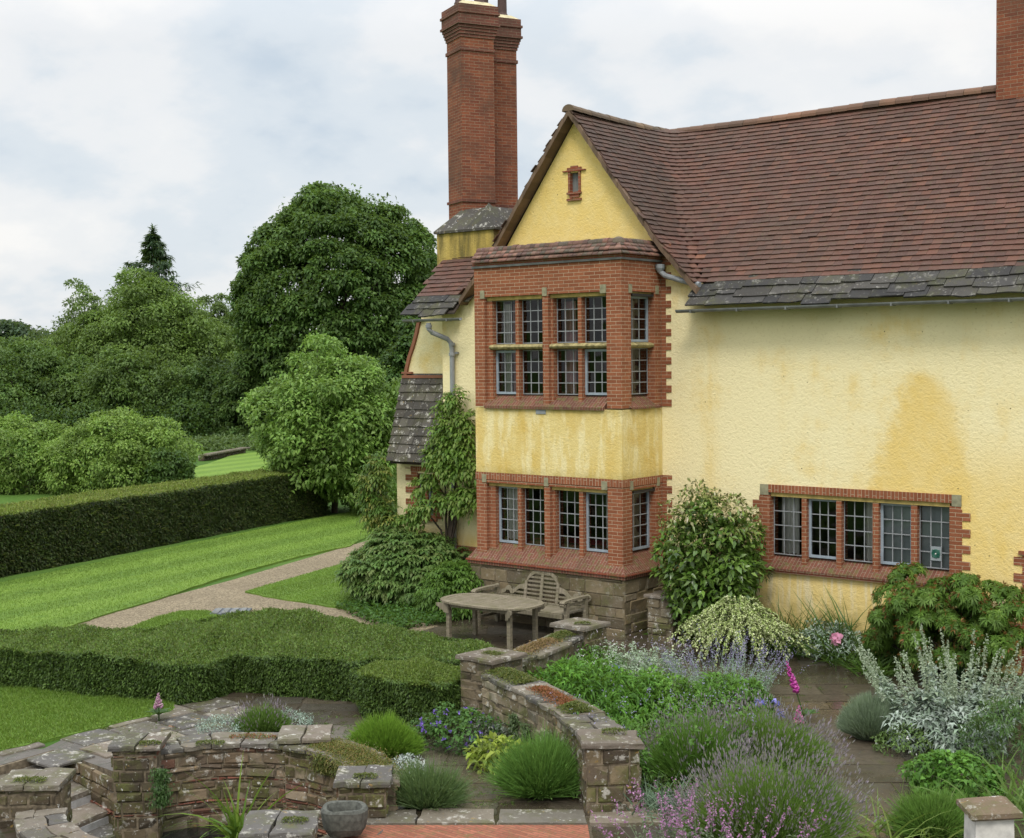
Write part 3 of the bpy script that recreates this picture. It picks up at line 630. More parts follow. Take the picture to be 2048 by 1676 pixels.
def slope_sill(mb, x0, x1, z_in, z_out, y_in, y_out, dz=.04):
    mb.rot = 1
    mb.hexa([(x0, y_out, z_out-dz), (x1, y_out, z_out-dz), (x1, y_in+.1, z_out-dz), (x0, y_in+.1, z_out-dz), (x0, y_out, z_out), (x1, y_out, z_out), (x1, y_in+.1, z_in), (x0, y_in+.1, z_in)])
mb = MB(); slope_sill(mb, -3.06, -.36, 4.19, 3.935, .2, -.045, .05)
mb.hexa([(-.3, .26, 3.9), (.04, .26, 3.9), (.04, 1.12, 3.9), (-.3, 1.12, 3.9), (-.3, .29, 4.2), (.04, .22, 3.93), (.04, 1.16, 3.93), (-.3, 1.02, 4.2)])
hp(mb, 'upper_sill', 'sill_brick')
mb = MB(); e = .13; mb.rot = 1
q0 = [(BX0-e, -e), (e, -e), (e, YW-.003), (BX0-e, YW-.003)]; q1 = [(BX0+.02, .27), (-.27, .27), (-.27, YW-.003), (BX0+.02, YW-.003)]
mb.rings([[(x, y, 1.005) for x, y in q0], [(x, y, 1.10) for x, y in q0], [(x, y, 1.46) for x, y in q1]])
hp(mb, 'plinth_sill', 'sill_brick')
mb = MB(); e2 = .155; mb.box(BX0-e2, e2, -e2, YW-.004, 1.062, 1.088); hp(mb, 'creasing_tile', 'dark_brick')
mb = MB(); mb.box(BX0-.09, .085, -.085, YW-.004, -.3, 1.0); hp(mb, 'plinth_core', 'mortar')
mb = MB(); 
for p, q in (((BX0-.1, -.095), (.095, -.095)), ((.095, -.095), (.095, YW-.01))):
    f, L = line_fn(p, q); stone_face(mb, f, L, -.3, 1.0, (.12, .24), (.22, .6), [(.215, .165, .095), (.19, .15, .09), (.235, .185, .115), (.175, .14, .09)], .005, 0.)
hp(mb, 'bay_plinth', 'plinth_stone')
mb = MB(); mb.box(BX0, 0, -.004, .3, 2.703, 3.90); mb.box(-.3, 0, .302, YW-.002, 2.703, 3.90); mb.box(BX0, BX0+.3, .302, YW-.002, 2.703, 3.90); hp(mb, 'spandrel', 'stained_roughcast')
mb = MB(); mb.box(-1.86, -1.64, -.018, 0, 3.80, 3.875)
for i in range(7): mb.box(-1.85+.03*i, -1.838+.03*i, -.024, -.018, 3.81, 3.866)
hp(mb, 'air_brick', 'grey_vent')
# parapet: lead line, tile courses and a half-round top
mb = MB(); mb.box(BX0-.035, .035, -.035, YW-.002, 6.462, 6.50); hp(mb, 'lead_flashing', 'gutter_iron')
mb = MB(); mb.box(BX0-.02, .02, -.02, YW-.002, 6.501, 6.56); hp(mb, 'parapet', 'dark_brick')
mb = MB(); mb.box(BX0+.3, -.3, .3, YW-.003, 6.3, 6.62); hp(mb, 'bay_roof', 'gutter_iron')
cop = MB()
TC = [(.15, .07, .05), (.19, .085, .06), (.12, .06, .05), (.10, .075, .055), (.21, .11, .08)]
def cope_side(p, q, nx, mit0, mit1):
    p, q = np.array(p, float), np.array(q, float); L = np.linalg.norm(q-p); t = (q-p)/L; nn = np.array([t[1], -t[0], 0]); n = int(L/.105)
    for row, (o0, z0, o1, z1) in enumerate(((.10, 6.555, -.05, 6.66), (.06, 6.635, -.09, 6.745), (.0, 6.70, -.14, 6.80))):
        for i in range(n):
            a, b = L*i/n+.003, L*(i+1)/n-.003; cop.cur = tuple(np.array(TC[rng.integers(len(TC))])*rng.uniform(.7, 1.25)); j = rng.normal(0, .006)
            ex0 = o0*mit1*(i == n-1); ex1 = o1*mit1*(i == n-1); s0 = o0*mit0*(i == 0); s1 = o1*mit0*(i == 0)
            A = [p+t*(a-s0)+nn*(o0+j)+(0, 0, z0), p+t*(b+ex0)+nn*(o0+j)+(0, 0, z0), p+t*(b+ex1)+nn*o1+(0, 0, z1), p+t*(a-s1)+nn*o1+(0, 0, z1)]
            up = np.array([0, 0, .022]); cop.hexa([A[0], A[1], A[2], A[3], A[0]+up, A[1]+up, A[2]+up, A[3]+up])
    for i in range(n):
        a, b = L*i/n+.002, L*(i+1)/n-.002; cop.cur = tuple(np.array(TC[rng.integers(len(TC))])*rng.uniform(.6, 1.15)); r = .085+rng.normal(0, .004)
        if mit1 and b > L-.05: b = L-.0
        if i == n-1 and mit1: b -= .1
        if i == 0 and mit0: a += .1
        rs = [[p+t*s+nn*(-.14+r*math.cos(w))+np.array([0, 0, 6.765+r*math.sin(w)]) for w in np.linspace(-.2, math.pi+.2, 9)] for s in (a, b)]
        cop.rings(rs, closed=False); cop.face(rs[0]); cop.face(rs[1][::-1])
cope_side((BX0, 0, 0), (0, 0, 0), 1, 0, 1); cope_side((0, 0, 0), (0, YW, 0), 1, 1, 0)
cop.cur = (.13, .10, .07); cop.lathe([(.0, -.1), (.1, -.08), (.11, 0), (.09, .06), (.05, .09), (.0, .1)], (-.14, .14, 6.765), 12)
cop.cur = (.10, .05, .035); cop.box(BX0+.02, -.22, .16, .3, 6.561, 6.75); cop.box(-.3, -.16, .3, YW-.01, 6.561, 6.75)
hp(cop, 'parapet_coping', 'mossy_tile')
# toothed quoins where brick meets render
def teeth(x0, x1, x2, z0, z1, y=YW, side=1):
    """a straight brick strip x0..x1 with teeth out to x2, two courses in four"""
    mb = MB(); c = .0622; z = z0; i = 0
    mb.box(min(x0, x1), max(x0, x1), y-.014, y-.001, z0, z1)
    while z < z1-.01:
        if i % 2 == 0: mb.box(min(x1, x2), max(x1, x2), y-.0142, y-.001, z, min(z+2*c, z1))
        z += 2*c; i += 1
    hp(mb, 'quoin', 'bay_brick')
teeth(.002, .09, .2, 3.92, 6.78); teeth(.002, .09, .2, 1.14, 2.70)
teeth(5.412, 5.43, 5.56, 1.25, 2.42); teeth(1.953, 1.94, 1.82, 1.25, 2.44, side=-1)
teeth(6.9, 6.35, 6.22, -.1, 1.80, side=-1)
teeth(-6.10, -6.16, -6.32, 1.55, 2.56, side=-1); teeth(-5.47, -5.42, -5.33, 1.55, 2.56)
mb = MB(); mb.box(6.3, 6.95, YW-.05, YW-.002, 1.80, 1.86); hp(mb, 'quoin_cap', 'dark_brick')
# --- the five-light window in the wall -------------------------------
mw = [(2.14, 2.71), (2.80, 3.33), (3.42, 3.96), (4.06, 4.60), (4.70, 5.235)]
mb = MB(); mb.box(1.955, mw[0][0], YW-.012, YW+.28, 1.25, 2.46); mb.box(mw[4][1], 5.41, YW-.012, YW+.28, 1.25, 2.46)
for (a, b), (c, d) in zip(mw[:-1], mw[1:]): mb.box(b, c, YW+.03, YW+.26, 1.25, 2.44)
hp(mb, 'window_brickwork', 'bay_brick')
for x0, x1, z0, z1 in ((2.12, 5.27, 2.51, 2.64), (-6.17, -5.42, 2.50, 2.60)): mb = MB(); mb.rot = 1; mb.box(x0, x1, YW-.02, YW+.2, z0, z1); hp(mb, 'window_head', 'bay_brick')
for x0, x1 in ((1.96, 2.118), (5.272, 5.42)): mb = MB(); mb.box(x0, x1, YW-.02, YW+.2, 2.462, 2.64); hp(mb, 'head_block', 'limestone', bevel=.012)
mb = MB(); mb.box(2.145, 5.23, YW+.02, YW+.27, 2.441, 2.508); hp(mb, 'head_strip', 'tile_sand')
mb = MB(); slope_sill(mb, 1.93, 5.5, 1.475, 1.245, YW+.13, YW-.085, .035); hp(mb, 'window_sill', 'sill_brick')
mb = MB(); mb.box(1.93, 5.5, YW-.07, YW-.002, 1.175, 1.208); hp(mb, 'sill_creasing', 'dark_brick')
# lean-to window and gable slit
mb = MB(); mb.box(-6.1, -5.98, YW-.013, YW+.25, 1.55, 2.5); mb.box(-5.80, -5.72, YW+.02, YW+.25, 1.55, 2.5); mb.box(-5.55, -5.46, YW-.013, YW+.25, 1.55, 2.5); mb.box(-6.12, -5.44, YW-.05, YW+.25, 1.50, 1.62); hp(mb, 'lean_to_brickwork', 'bay_brick')
mb = MB(); mb.box(-2.03, -1.985, YW-.025, YW+.1, 7.86, 8.24); mb.box(-1.795, -1.75, YW-.025, YW+.1, 7.86, 8.24); mb.box(-2.15, -1.63, YW-.04, YW+.02, 8.241, 8.262); mb.box(-2.05, -1.73, YW-.03, YW+.1, 8.264, 8.31); mb.box(-1.97, -1.81, YW-.03, YW+.02, 8.311, 8.34)
mb.box(-2.05, -1.73, YW-.05, YW+.1, 7.82, 7.858); mb.box(-2.0, -1.78, YW-.03, YW+.02, 7.76, 7.818); mb.box(-2.05, -1.73, YW-.05, YW+.02, 7.70, 7.74); mb.box(-1.98, -1.94, YW-.03, YW+.01, 7.741, 7.759)
hp(mb, 'slit_surround', 'dark_brick')
mb = MB(); mb.box(-1.985, -1.795, YW+.06, YW+.08, 7.86, 8.24); mb.box(-1.895, -1.885, YW+.05, YW+.06, 7.86, 8.24); hp(mb, 'slit_louvre', 'gutter_iron')
# rooms behind the windows
def room(x0, x1, y0, y1, z0, z1):
    mb = MB(); t = .04
    mb.box(x0, x1, y1, y1+t, z0, z1); mb.box(x0, x1, y0, y1, z0-t, z0); mb.box(x0, x1, y0, y1, z1, z1+t); mb.box(x0-t, x0, y0, y1, z0, z1); mb.box(x1, x1+t, max(y0, 1.56), y1, z0, z1); return mb
for r in ((-2.99, -.02, .37, 4.0, 1.1, 2.44), (-2.99, -.02, .37, 4.0, 3.93, 5.855), (1.95, 5.5, 1.58, 4.6, .9, 2.48), (-6.2, -5.4, 1.56, 1.63, 1.5, 2.5)): hp(room(*r), 'room_lining', 'interior')
# windows: leaded panes, some in grey casement frames
def window(o, ax, nn, w, h, cols, rows, casement, fixed=.012):
    o, ax, nn = (np.array(q, float) for q in (o, ax, nn)); up = np.array([0, 0, 1.]); fw = .042 if casement else .014
    def bar(mb, a0, a1, b0, b1, d0, d1): mb.obox(o+ax*(a0+a1)/2+up*(b0+b1)/2+nn*(d0+d1)/2, ax*(a1-a0)/2, nn*(d1-d0)/2, up*(b1-b0)/2)
    mb = MB()
    for i in range(1, cols): x = fw+(w-2*fw)*i/cols; bar(mb, x-.0078, x+.0078, fw, h-fw, -.002, .012)
    for j in range(1, rows): z = fw+(h-2*fw)*j/rows; bar(mb, fw, w-fw, z-.0078, z+.0078, -.001, .0135)
    if not casement:
        bar(mb, 0, .014, 0, h, -.01, .014); bar(mb, w-.014, w, 0, h, -.01, .014); bar(mb, .014, w-.014, 0, .016, -.01, .014); bar(mb, .014, w-.014, h-.014, h, -.01, .014)
    wd = mb.build('window', 'lead_cames', house)
    gmb = MB()
    for i in range(cols):           # every quarry of glass sits a little differently in its lead
        for j in range(rows):
            a0, a1 = fw+(w-2*fw)*i/cols, fw+(w-2*fw)*(i+1)/cols; b0, b1 = fw+(h-2*fw)*j/rows, fw+(h-2*fw)*(j+1)/rows; t1, t2 = rng.normal(0, .02, 2)
            pts = []
            for a, b in ((a0, b0), (a1, b0), (a1, b1), (a0, b1)): pts.append(o+ax*a+up*b+nn*(.004+t1*(a-(a0+a1)/2)+t2*(b-(b0+b1)/2)))
            gmb.face(pts)
    gmb.build('pane', 'window_glass', wd)
    if casement:
        f = MB(); bar(f, 0, fw, 0, h, -.012, .03); bar(f, w-fw, w, 0, h, -.012, .03); bar(f, fw, w-fw, 0, fw, -.012, .03); bar(f, fw, w-fw, h-fw, h, -.012, .03)
        bar(f, -.012, .01, .12, .17, .02, .04); bar(f, -.012, .01, h-.17, h-.12, .02, .04)
        f.build('casement_frame', 'frame_paint', wd)
    return wd
FX, FN = (1, 0, 0), (0, -1, 0)
for i, (a, b) in enumerate(upl):
    window((a, GY, 4.145), FX, FN, b-a, .80, 3, 4, i in (0, 3)); window((a, GY, 5.065), FX, FN, b-a, .795, 3, 4, False)
for i, (a, b) in enumerate(lol): window((a, GY, 1.40), FX, FN, b-a, 1.05, 3, 5, i in (0, 3))
for i, (a, b) in enumerate(mw): window((a, YW+.14, 1.455), FX, FN, b-a, .985, 3, 4, i in (1, 3))
SX, SN = (0, 1, 0), (1, 0, 0)
window((-.17, .30, 4.15), SX, SN, .73, .80, 3, 4, False); window((-.17, .30, 5.065), SX, SN, .73, .795, 3, 4, True); window((-.17, .30, 1.42), SX, SN, .73, 1.03, 3, 5, True)
window((-5.98, YW+.08, 1.62), FX, FN, .18, .84, 2, 3, False); window((-5.72, YW+.08, 1.62), FX, FN, .17, .84, 2, 3, True)
# --- roof -----------------------------------------------------------
EY, EZ, PS, RY = .85, 5.64, 1.025, 4.42
def h_main(y): return EZ+PS*(y-EY)
def h_gab(x, y): return gable_h(np.abs(x-AX))-.03*np.sin(np.clip((y-1)/3.5, 0, 1)*math.pi)
def hroof(x, y):
    a, b = h_main(y), h_gab(x, y); k = .10+.34*np.clip((y-1.25)/1.6, 0, 1); return (a+b+np.sqrt((a-b)**2+k**2))/2+.012*np.sin(x*1.7)*np.sin(y*2.3+x)
def hgrad(x, y):
    e = .01; return np.array([(hroof(x+e, y)-hroof(x-e, y))/(2*e), (hroof(x, y+e)-hroof(x, y-e))/(2*e)])
def contour(z, x0, direc, ds=.02, ymin=1.02):
    y = RY if z > h_main(RY) else EY+(z-EZ)/PS; x = x0; pts = []
    for _ in range(2500):
        for _k in range(2):
            g = hgrad(x, y); d = (z-hroof(x, y))/(g@g+1e-6); x += g[0]*d; y += g[1]*d
        if y > RY+.1: y = RY+.1
        pts.append((x, y)); g = hgrad(x, y); g /= np.linalg.norm(g)+1e-9
        t = np.array([-g[1], g[0]]) if direc < 0 else np.array([g[1], -g[0]])
        x += t[0]*ds; y += t[1]*ds
        if y < ymin or (direc < 0 and x < AX) or (direc > 0 and x > AX): break
    return np.array(pts)
TILE = [(.097, .045, .032), (.112, .050, .034), (.087, .042, .031), (.106, .051, .036), (.124, .053, .034), (.094, .047, .035), (.104, .044, .030)]
def lay(mb, P, gauge, wid, th, cols, lap=1.35, jit=.004, accent=.003, slate=False):
    hgrad_, hr_ = (hgrad, hroof) if not slate else ((lambda x, y: np.array([0., PS])), (lambda x, y: h_main(y)))
    L = np.concatenate([[0], np.cumsum(np.linalg.norm(np.diff(P, axis=0), axis=1))]); s = rng.uniform(-wid, 0)
    while s < L[-1]:
        w = wid*rng.uniform(.97, 1.03) if not slate else wid*rng.uniform(.65, 1.7); m_ = s+w/2; s += w
        if m_ < 0 or m_ > L[-1]: continue
        x, y = np.interp(m_, L, P[:, 0]), np.interp(m_, L, P[:, 1]); g = hgrad_(x, y); gl_ = np.linalg.norm(g)
        if y > RY or (x < AX-.6 and y > 3.0): continue
        t = np.array([-g[1], g[0], 0])/gl_; upv = np.array([g[0]/gl_, g[1]/gl_, gl_]); upv /= np.linalg.norm(upv); nn = np.cross(t, upv)
        if nn[2] < 0: nn = -nn; 
        z = hr_(x, y); c = np.array([x, y, z]); k = np.array(cols[rng.integers(len(cols))])*rng.uniform(.86, 1.14)
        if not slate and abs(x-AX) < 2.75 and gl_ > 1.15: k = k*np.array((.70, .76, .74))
        if rng.random() < accent and not slate: k = np.array((.22, .09, .05))*rng.uniform(.8, 1.1)
        mb.cur = tuple(k); a = rng.normal(0, .018 if not slate else .03); t2 = t*math.cos(a)+upv*math.sin(a)
        lo = c-upv*rng.normal(0, jit*(1 if not slate else 4)); g2 = hgrad_(x+t[0]*w*.6, y+t[1]*w*.6); cv = abs(math.atan2(g[0]*g2[1]-g[1]*g2[0], g@g2)); ww = w/2-.0015-(.004 if slate else 0)+min(cv, .5)*gauge*.55; lift = th*1.9+abs(rng.normal(0, .004))
        A = [lo-t2*ww+nn*(lift-th), lo+t2*ww+nn*(lift-th), lo+t2*ww+upv*gauge*lap+nn*.001, lo-t2*ww+upv*gauge*lap+nn*.001]
        cr = nn*rng.uniform(0, .004)
        B = [A[0]+nn*th, A[1]+nn*th+cr, A[2]+nn*th*.6, A[3]+nn*th*.6]
        if slate:
            mid = lo-upv*rng.uniform(-.01, .03)
            A = [A[0], mid+nn*(lift-th), A[1], A[2], A[3]]; B = [B[0], mid+nn*(lift+.002), B[1], B[2], B[3]]
            mb.rings([A, B])
        else: mb.hexa(A+B)
tiles = MB(); gz_ = .088
sl_top = 6.06
z = sl_top
while z < 9.27:
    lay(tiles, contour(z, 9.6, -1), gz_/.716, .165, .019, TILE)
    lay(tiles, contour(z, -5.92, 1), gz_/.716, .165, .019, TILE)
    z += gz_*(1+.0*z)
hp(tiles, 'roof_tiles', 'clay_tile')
sls = (MB(), MB()); SLT = [(.042, .040, .039), (.058, .055, .052), (.034, .033, .033), (.070, .065, .058), (.050, .046, .041)]
for i, z in enumerate((EZ+.0, EZ+.145, EZ+.275)):
    y = EY+(z-EZ)/PS
    for sl, xa, xb in ((sls[0], .84+.05*i, 9.6), (sls[1], -5.9, -4.55)):
        P = np.stack([np.linspace(xb, xa, 40), np.full(40, y)], 1); lay(sl, P, .25, .40, .028, SLT, 1.3, .008, slate=True)
for sl in sls: hp(sl, 'slate_eaves', 'slate')
# boarding below the tiles, the verges, ridges
mb = MB()
def under(x0, x1, y0, y1):
    mb.hexa([(x0, y0, h_main(y0)-.06), (x1, y0, h_main(y0)-.06), (x1, y1, h_main(y1)-.09), (x0, y1, h_main(y1)-.09), (x0, y0, h_main(y0)-.03), (x1, y0, h_main(y0)-.03), (x1, y1, h_main(y1)-.02), (x0, y1, h_main(y1)-.02)])
under(.95, 9.6, .95, 4.4); under(-5.85, -4.65, .95, 3.04); under(-4.55, -3.0, 1.56, 3.04); under(-3.0, .75, 1.56, 4.4)
mb.hexa([(-5.85, 3.041, 7.80), (-2.9, 3.041, 7.80), (-2.9, 7.2, 5.2), (-5.85, 7.2, 5.2), (-5.85, 3.041, 7.87), (-2.9, 3.041, 7.87), (-2.9, 7.2, 5.27), (-5.85, 7.2, 5.27)])
mb.hexa([(-2.2, 4.401, 9.16), (9.6, 4.401, 9.16), (9.6, 8.6, 5.3), (-4.9, 8.6, 5.3), (-2.2, 4.401, 9.23), (9.6, 4.401, 9.23), (9.6, 8.6, 5.37), (-4.9, 8.6, 5.37)])
for sgn in (-1, 1):
    ds = [0, .6, 1.2, 1.9, 2.3]
    for a, b in zip(ds[:-1], ds[1:]):
        za, zb = float(gable_h(a)), float(gable_h(b))
        mb.hexa([(AX+sgn*a, 1.2, za-.10), (AX+sgn*b, 1.2, zb-.10), (AX+sgn*b, 4.4, zb-.16), (AX+sgn*a, 4.4, za-.16), (AX+sgn*a, 1.2, za-.03), (AX+sgn*b, 1.2, zb-.03), (AX+sgn*b, 4.4, zb-.10), (AX+sgn*a, 4.4, za-.10)])
hp(mb, 'roof_boarding', 'dark_bark')
mb = MB()
for sgn in (-1, 1):
    ds = np.linspace(0, 2.72, 26)
    for a, b in zip(ds[:-1], ds[1:]):
        za, zb = float(gable_h(a)), float(gable_h(b)); mb.cur = tuple(np.array((.15, .095, .06))*rng.uniform(.7, 1.25)); j = rng.normal(0, .006)
        mb.hexa([(AX+sgn*a, 1.0+j, za-.115), (AX+sgn*b, 1.0+j, zb-.115), (AX+sgn*b, 1.26, zb-.115), (AX+sgn*a, 1.26, za-.115), (AX+sgn*a, 1.0+j, za+.005), (AX+sgn*b, 1.0+j, zb+.005), (AX+sgn*b, 1.26, zb+.005), (AX+sgn*a, 1.26, za+.005)])
hp(mb, 'verge', 'clay_tile')
def ridge(mb, P, r, step, cols):
    P = np.array(P, float); L = np.concatenate([[0], np.cumsum(np.linalg.norm(np.diff(P, axis=0), axis=1))]); s = 0
    f = lambda q: np.array([np.interp(q, L, P[:, i]) for i in range(3)])
    while s < L[-1]-.02:
        a, b = f(s), f(min(s+step, L[-1])); t = (b-a)/np.linalg.norm(b-a); sd = np.cross(t, (0, 0, 1.)); sd /= np.linalg.norm(sd); up = np.cross(sd, t); mb.cur = tuple(np.array(cols[rng.integers(len(cols))])*rng.uniform(.75, 1.2))
        rr = r*rng.uniform(.96, 1.04); rs = [[p+sd*rr*1.15*math.cos(w)+up*(rr*.95*math.sin(w)-.03+k) for w in np.linspace(-.1, math.pi+.1, 9)] for p, k in ((a, .006), (b-t*.006, 0))]
        mb.rings(rs, closed=False); mb.face(rs[0]); mb.face(rs[1][::-1]); s += step
mb = MB(); ridge(mb, [(AX-.1, RY, 9.30), (0, RY, 9.285), (2.5, RY, 9.31), (6, RY, 9.30), (9.6, RY, 9.29)], .13, .31, [(.16, .082, .05), (.19, .095, .055), (.13, .07, .045)])
hp(mb, 'ridge_tiles', 'clay_tile'); mb = MB(); ridge(mb, [(-3.0, 3.04, 7.87), (-4.5, 3.04, 7.87)], .13, .31, [(.22, .10, .055), (.18, .085, .05)])
hp(mb, 'ridge_tiles', 'clay_tile'); mb = MB(); ridge(mb, [(AX, 1.0, 9.345), (AX, 1.9, 9.315), (AX, 2.8, 9.295), (AX, 3.7, 9.29), (AX, 4.42, 9.295)], .12, .29, [(.15, .10, .06), (.18, .12, .07), (.12, .085, .055)])
hp(mb, 'ridge_tiles', 'clay_tile')
# lean-to with stone slates
lt = MB(); n_r = 10
for i in range(n_r):
    f0, f1 = i/n_r, (i+1.35)/n_r
    def P_(f, x): f = min(f, 1.04); fl = (1-f)**2*.10; return np.array([x, .96+.69*f-fl*.3, 2.70+1.75*f-fl*.0])
    xl = -6.56-.20*(i/n_r); x = xl; gsz = .26 if i < 3 else .22
    while x < -5.2:
        w = gsz*rng.uniform(.75, 1.35); x1 = min(x+w, -5.16); lt.cur = tuple(np.array(SLT[rng.integers(len(SLT))])*rng.uniform(.75, 1.3)+np.array((.012, .008, .0)))
        th = np.array([0, -.022, .012]); dz = rng.normal(0, .006); a, b, c, d = P_(f0, x+.003), P_(f0, x1-.003), P_(f1, x1-.003), P_(f1, x+.003); a = a+(0, 0, dz); b = b+(0, 0, dz)
        o3 = np.array([0, -.022, .011]); lt.hexa([a+o3, b+o3, c, d, a+o3+th, b+o3+th, c+th*.7, d+th*.7]); x = x1
hp(lt, 'lean_to_slates', 'lichen_slate')
mb = MB(); mb.hexa([(-6.5, .98, 2.66), (-5.2, .98, 2.66), (-5.2, 1.64, 2.66), (-6.5, 1.64, 2.66), (-6.5, .99, 2.70), (-5.2, .99, 2.70), (-5.2, 1.64, 4.38), (-6.68, 1.64, 4.38)]); hp(mb, 'lean_to_boarding', 'dark_bark')
# gutters and pipes
def gutter(mb, x0, x1, y, z, r=.055):
    rs = [[(x, y+r*math.cos(q), z+r*math.sin(q)) for q in np.linspace(math.pi, 2*math.pi, 9)]+[(x, y+(r-.008)*math.cos(q), z+(r-.008)*math.sin(q)) for q in np.linspace(2*math.pi, math.pi, 9)] for x in (x0, x1)]
    mb.rings(rs)
    for x in np.arange(x0+.3, x1, .9): mb.box(x-.012, x+.012, y-r-.006, y+.1, z-r-.006, z-r*.2)
mb = MB(); gutter(mb, .60, 9.6, .80, 5.60); hp(mb, 'gutter', 'gutter_iron')
mb = MB(); gutter(mb, -5.88, -4.36, .80, 5.60); hp(mb, 'gutter', 'gutter_iron')
mb = MB(); mb.tube([(-5.20, .80, 5.52), (-5.20, .80, 5.40), (-5.17, .86, 5.33), (-4.98, 1.10, 5.20), (-4.93, 1.15, 5.12), (-4.92, 1.17, 5.0), (-4.92, 1.17, .95)], .05, 10)
for z in (5.42, 5.06, 4.86, 3.3, 1.5): mb.lathe([(.052, 0), (.066, .004), (.066, .06), (.052, .064)], (-5.20 if z > 5.3 else -4.92, .80 if z > 5.3 else 1.17, z), 12)
mb.box(-4.86, -4.80, 1.19, YW-.002, 4.90, 4.94)
hp(mb, 'downpipe', 'iron_pipe', smooth=True)
mb = MB(); mb.tube([(.06, 1.10, 6.40), (.07, 1.10, 6.30), (.16, 1.12, 6.22), (.70, 1.12, 6.06), (.88, 1.10, 6.03)], .048, 10); mb.lathe([(.05, -.05), (.085, .02), (.085, .09), (.05, .09)], (.07, 1.10, 6.33), 12)
hp(mb, 'rainwater_pipe', 'iron_pipe', smooth=True)
# --- chimneys --------------------------------------------------------
ch = MB(); N1 = np.array([.908, -.418]); N2 = np.array([-.418, -.908]); SZ = .75
def sq(c, half): return [tuple(c+N1*a*half+N2*b*half) for a, b in ((1, 1), (-1, 1), (-1, -1), (1, -1))]
zpix = lambda y: float(at(922, y, 28.5)[2])
K0 = at(924, 250, 28.5)[:2]; C1 = K0-(N1+N2)*SZ/2; C2 = C1+np.array([-.32, 1.15])
base = MB(); base.box(-6.05, -4.5, 2.0, 4.5, 5.9, 7.40); hp(base, 'chimney_base', 'dirty_roughcast')
mb = MB(); mb.cur = (.06, .053, .045); b0 = [(-6.1, 1.95), (-4.44, 1.95), (-4.44, 4.5), (-6.1, 4.5)]
mb.rings([[(x, y, 7.402) for x, y in b0], [(x, y, 7.45) for x, y in b0], [(x, y, 7.92) for x, y in ((-5.75, 2.45), (-4.85, 2.45), (-4.85, 4.3), (-5.75, 4.3))]])
mb.cur = (.055, .05, .043); ap = (-4.86, 2.28, 7.98); q = [(-5.25, 1.96, 7.452), (-4.45, 1.96, 7.452), (-4.45, 2.75, 7.452), (-5.1, 2.6, 7.6)]
for i in range(4): mb.face([q[i], q[(i+1) % 4], ap])
hp(mb, 'chimney_weathering', 'lichen_slate')
for C in (C1, C2):
    zb, z_str, z_nk, z_cb, z_mid, z_st2, z_top = 7.45, zpix(402), zpix(98), zpix(74), zpix(50), zpix(28), zpix(10)
    mb = MB(); h = SZ/2
    mb.prism(sq(C, h), zb, z_cb); sh = mb.build('shaft', 'chimney_brick', house)
    mb = MB(); mb.prism(sq(C, h+.03), z_str, z_str+.055); mb.build('string_course', 'cap_brick', sh); mb = MB(); mb.prism(sq(C, h+.025), z_nk-.03, z_nk+.04); mb.build('neck_course', 'cap_brick', sh); mb = MB(); st = (z_mid-z_cb)/4
    for i in range(4): mb.prism(sq(C, h+.02+.018*i), z_cb+st*i, z_cb+st*(i+1)-.002)
    mb.prism(sq(C, h+.108), z_mid, z_mid+.05); mb.prism(sq(C, h+.082), z_mid+.05, z_st2); mb.prism(sq(C, h+.108), z_st2, z_st2+.05); mb.prism(sq(C, h+.08), z_st2+.05, z_top)
    mb.build('cap', 'cap_brick', sh)
    mb = MB(); mb.rings([[(x, y, z_top) for x, y in sq(C, h+.06)], [(x, y, z_top+.1) for x, y in sq(C, h*.8)], [(x, y, z_top+.16) for x, y in sq(C, h*.3)]]); mb.build('flaunching', 'cement_flaunch', sh)
    mb = MB()
    for dx, dy in ((-.18, -.1), (.16, .12)): mb.lathe([(.11, 0), (.13, .05), (.105, .1), (.10, .42), (.13, .46), (.13, .5), (.08, .5)], (C[0]+dx, C[1]+dy, z_top+.08), 14)
    mb.build('chimney_pot', 'pot_clay', sh, smooth=True)
mb = MB(); mb.box(4.86, 6.2, 4.15, 5.0, 8.6, 13.2); sh = mb.build('shaft', 'chimney_brick', house)
mb = MB(); mb.box(4.80, 6.26, 4.10, 5.06, 13.2, 13.6); mb.build('cap', 'cap_brick', sh)
# curtains, blinds, cushion, fan: hung or standing in the rooms
def curtain(x0, x1, y, z0, z1, folds, mat, label, cat='curtain', ax='x', amp=.03):
    mb = MB(); k = folds*8; pts = []
    for i in range(k+1):
        t = i/k; pts.append((x0+(x1-x0)*t, amp*math.sin(t*folds*2*math.pi)+amp*.4*math.sin(t*folds*5.3)))
    f = (lambda p, w, z: (p[0], y+p[1]+w, z)) if ax == 'x' else (lambda p, w, z: (y+p[1]+w, p[0], z))
    rs = [[f(p, 0, z) for p in pts]+[f(p, .006, z) for p in pts[::-1]] for z in (z0, z1)]
    mb.rings(rs); return tag(mb.build('curtain', mat, smooth=False), label, cat)
curtain(-2.78, -2.45, .30, 1.32, 2.42, 4, 'white_curtain', 'white curtain in the left light of the lower bay window')
curtain(-.56, -.42, .30, 1.32, 2.42, 2, 'white_curtain', 'narrow white curtain edge in the right light of the lower bay window')
curtain(-2.84, -2.68, .30, 4.05, 5.80, 3, 'white_curtain', 'pale curtain at the far left of the upper bay window'); curtain(-2.64, -2.46, .32, 4.05, 5.80, 3, 'pink_curtain', 'dull pink curtain beside the pale one in the upper bay window')
curtain(-1.44, -1.18, .30, 4.05, 5.80, 3, 'pink_curtain', 'dull pink curtain right of the thick middle post of the upper bay window')
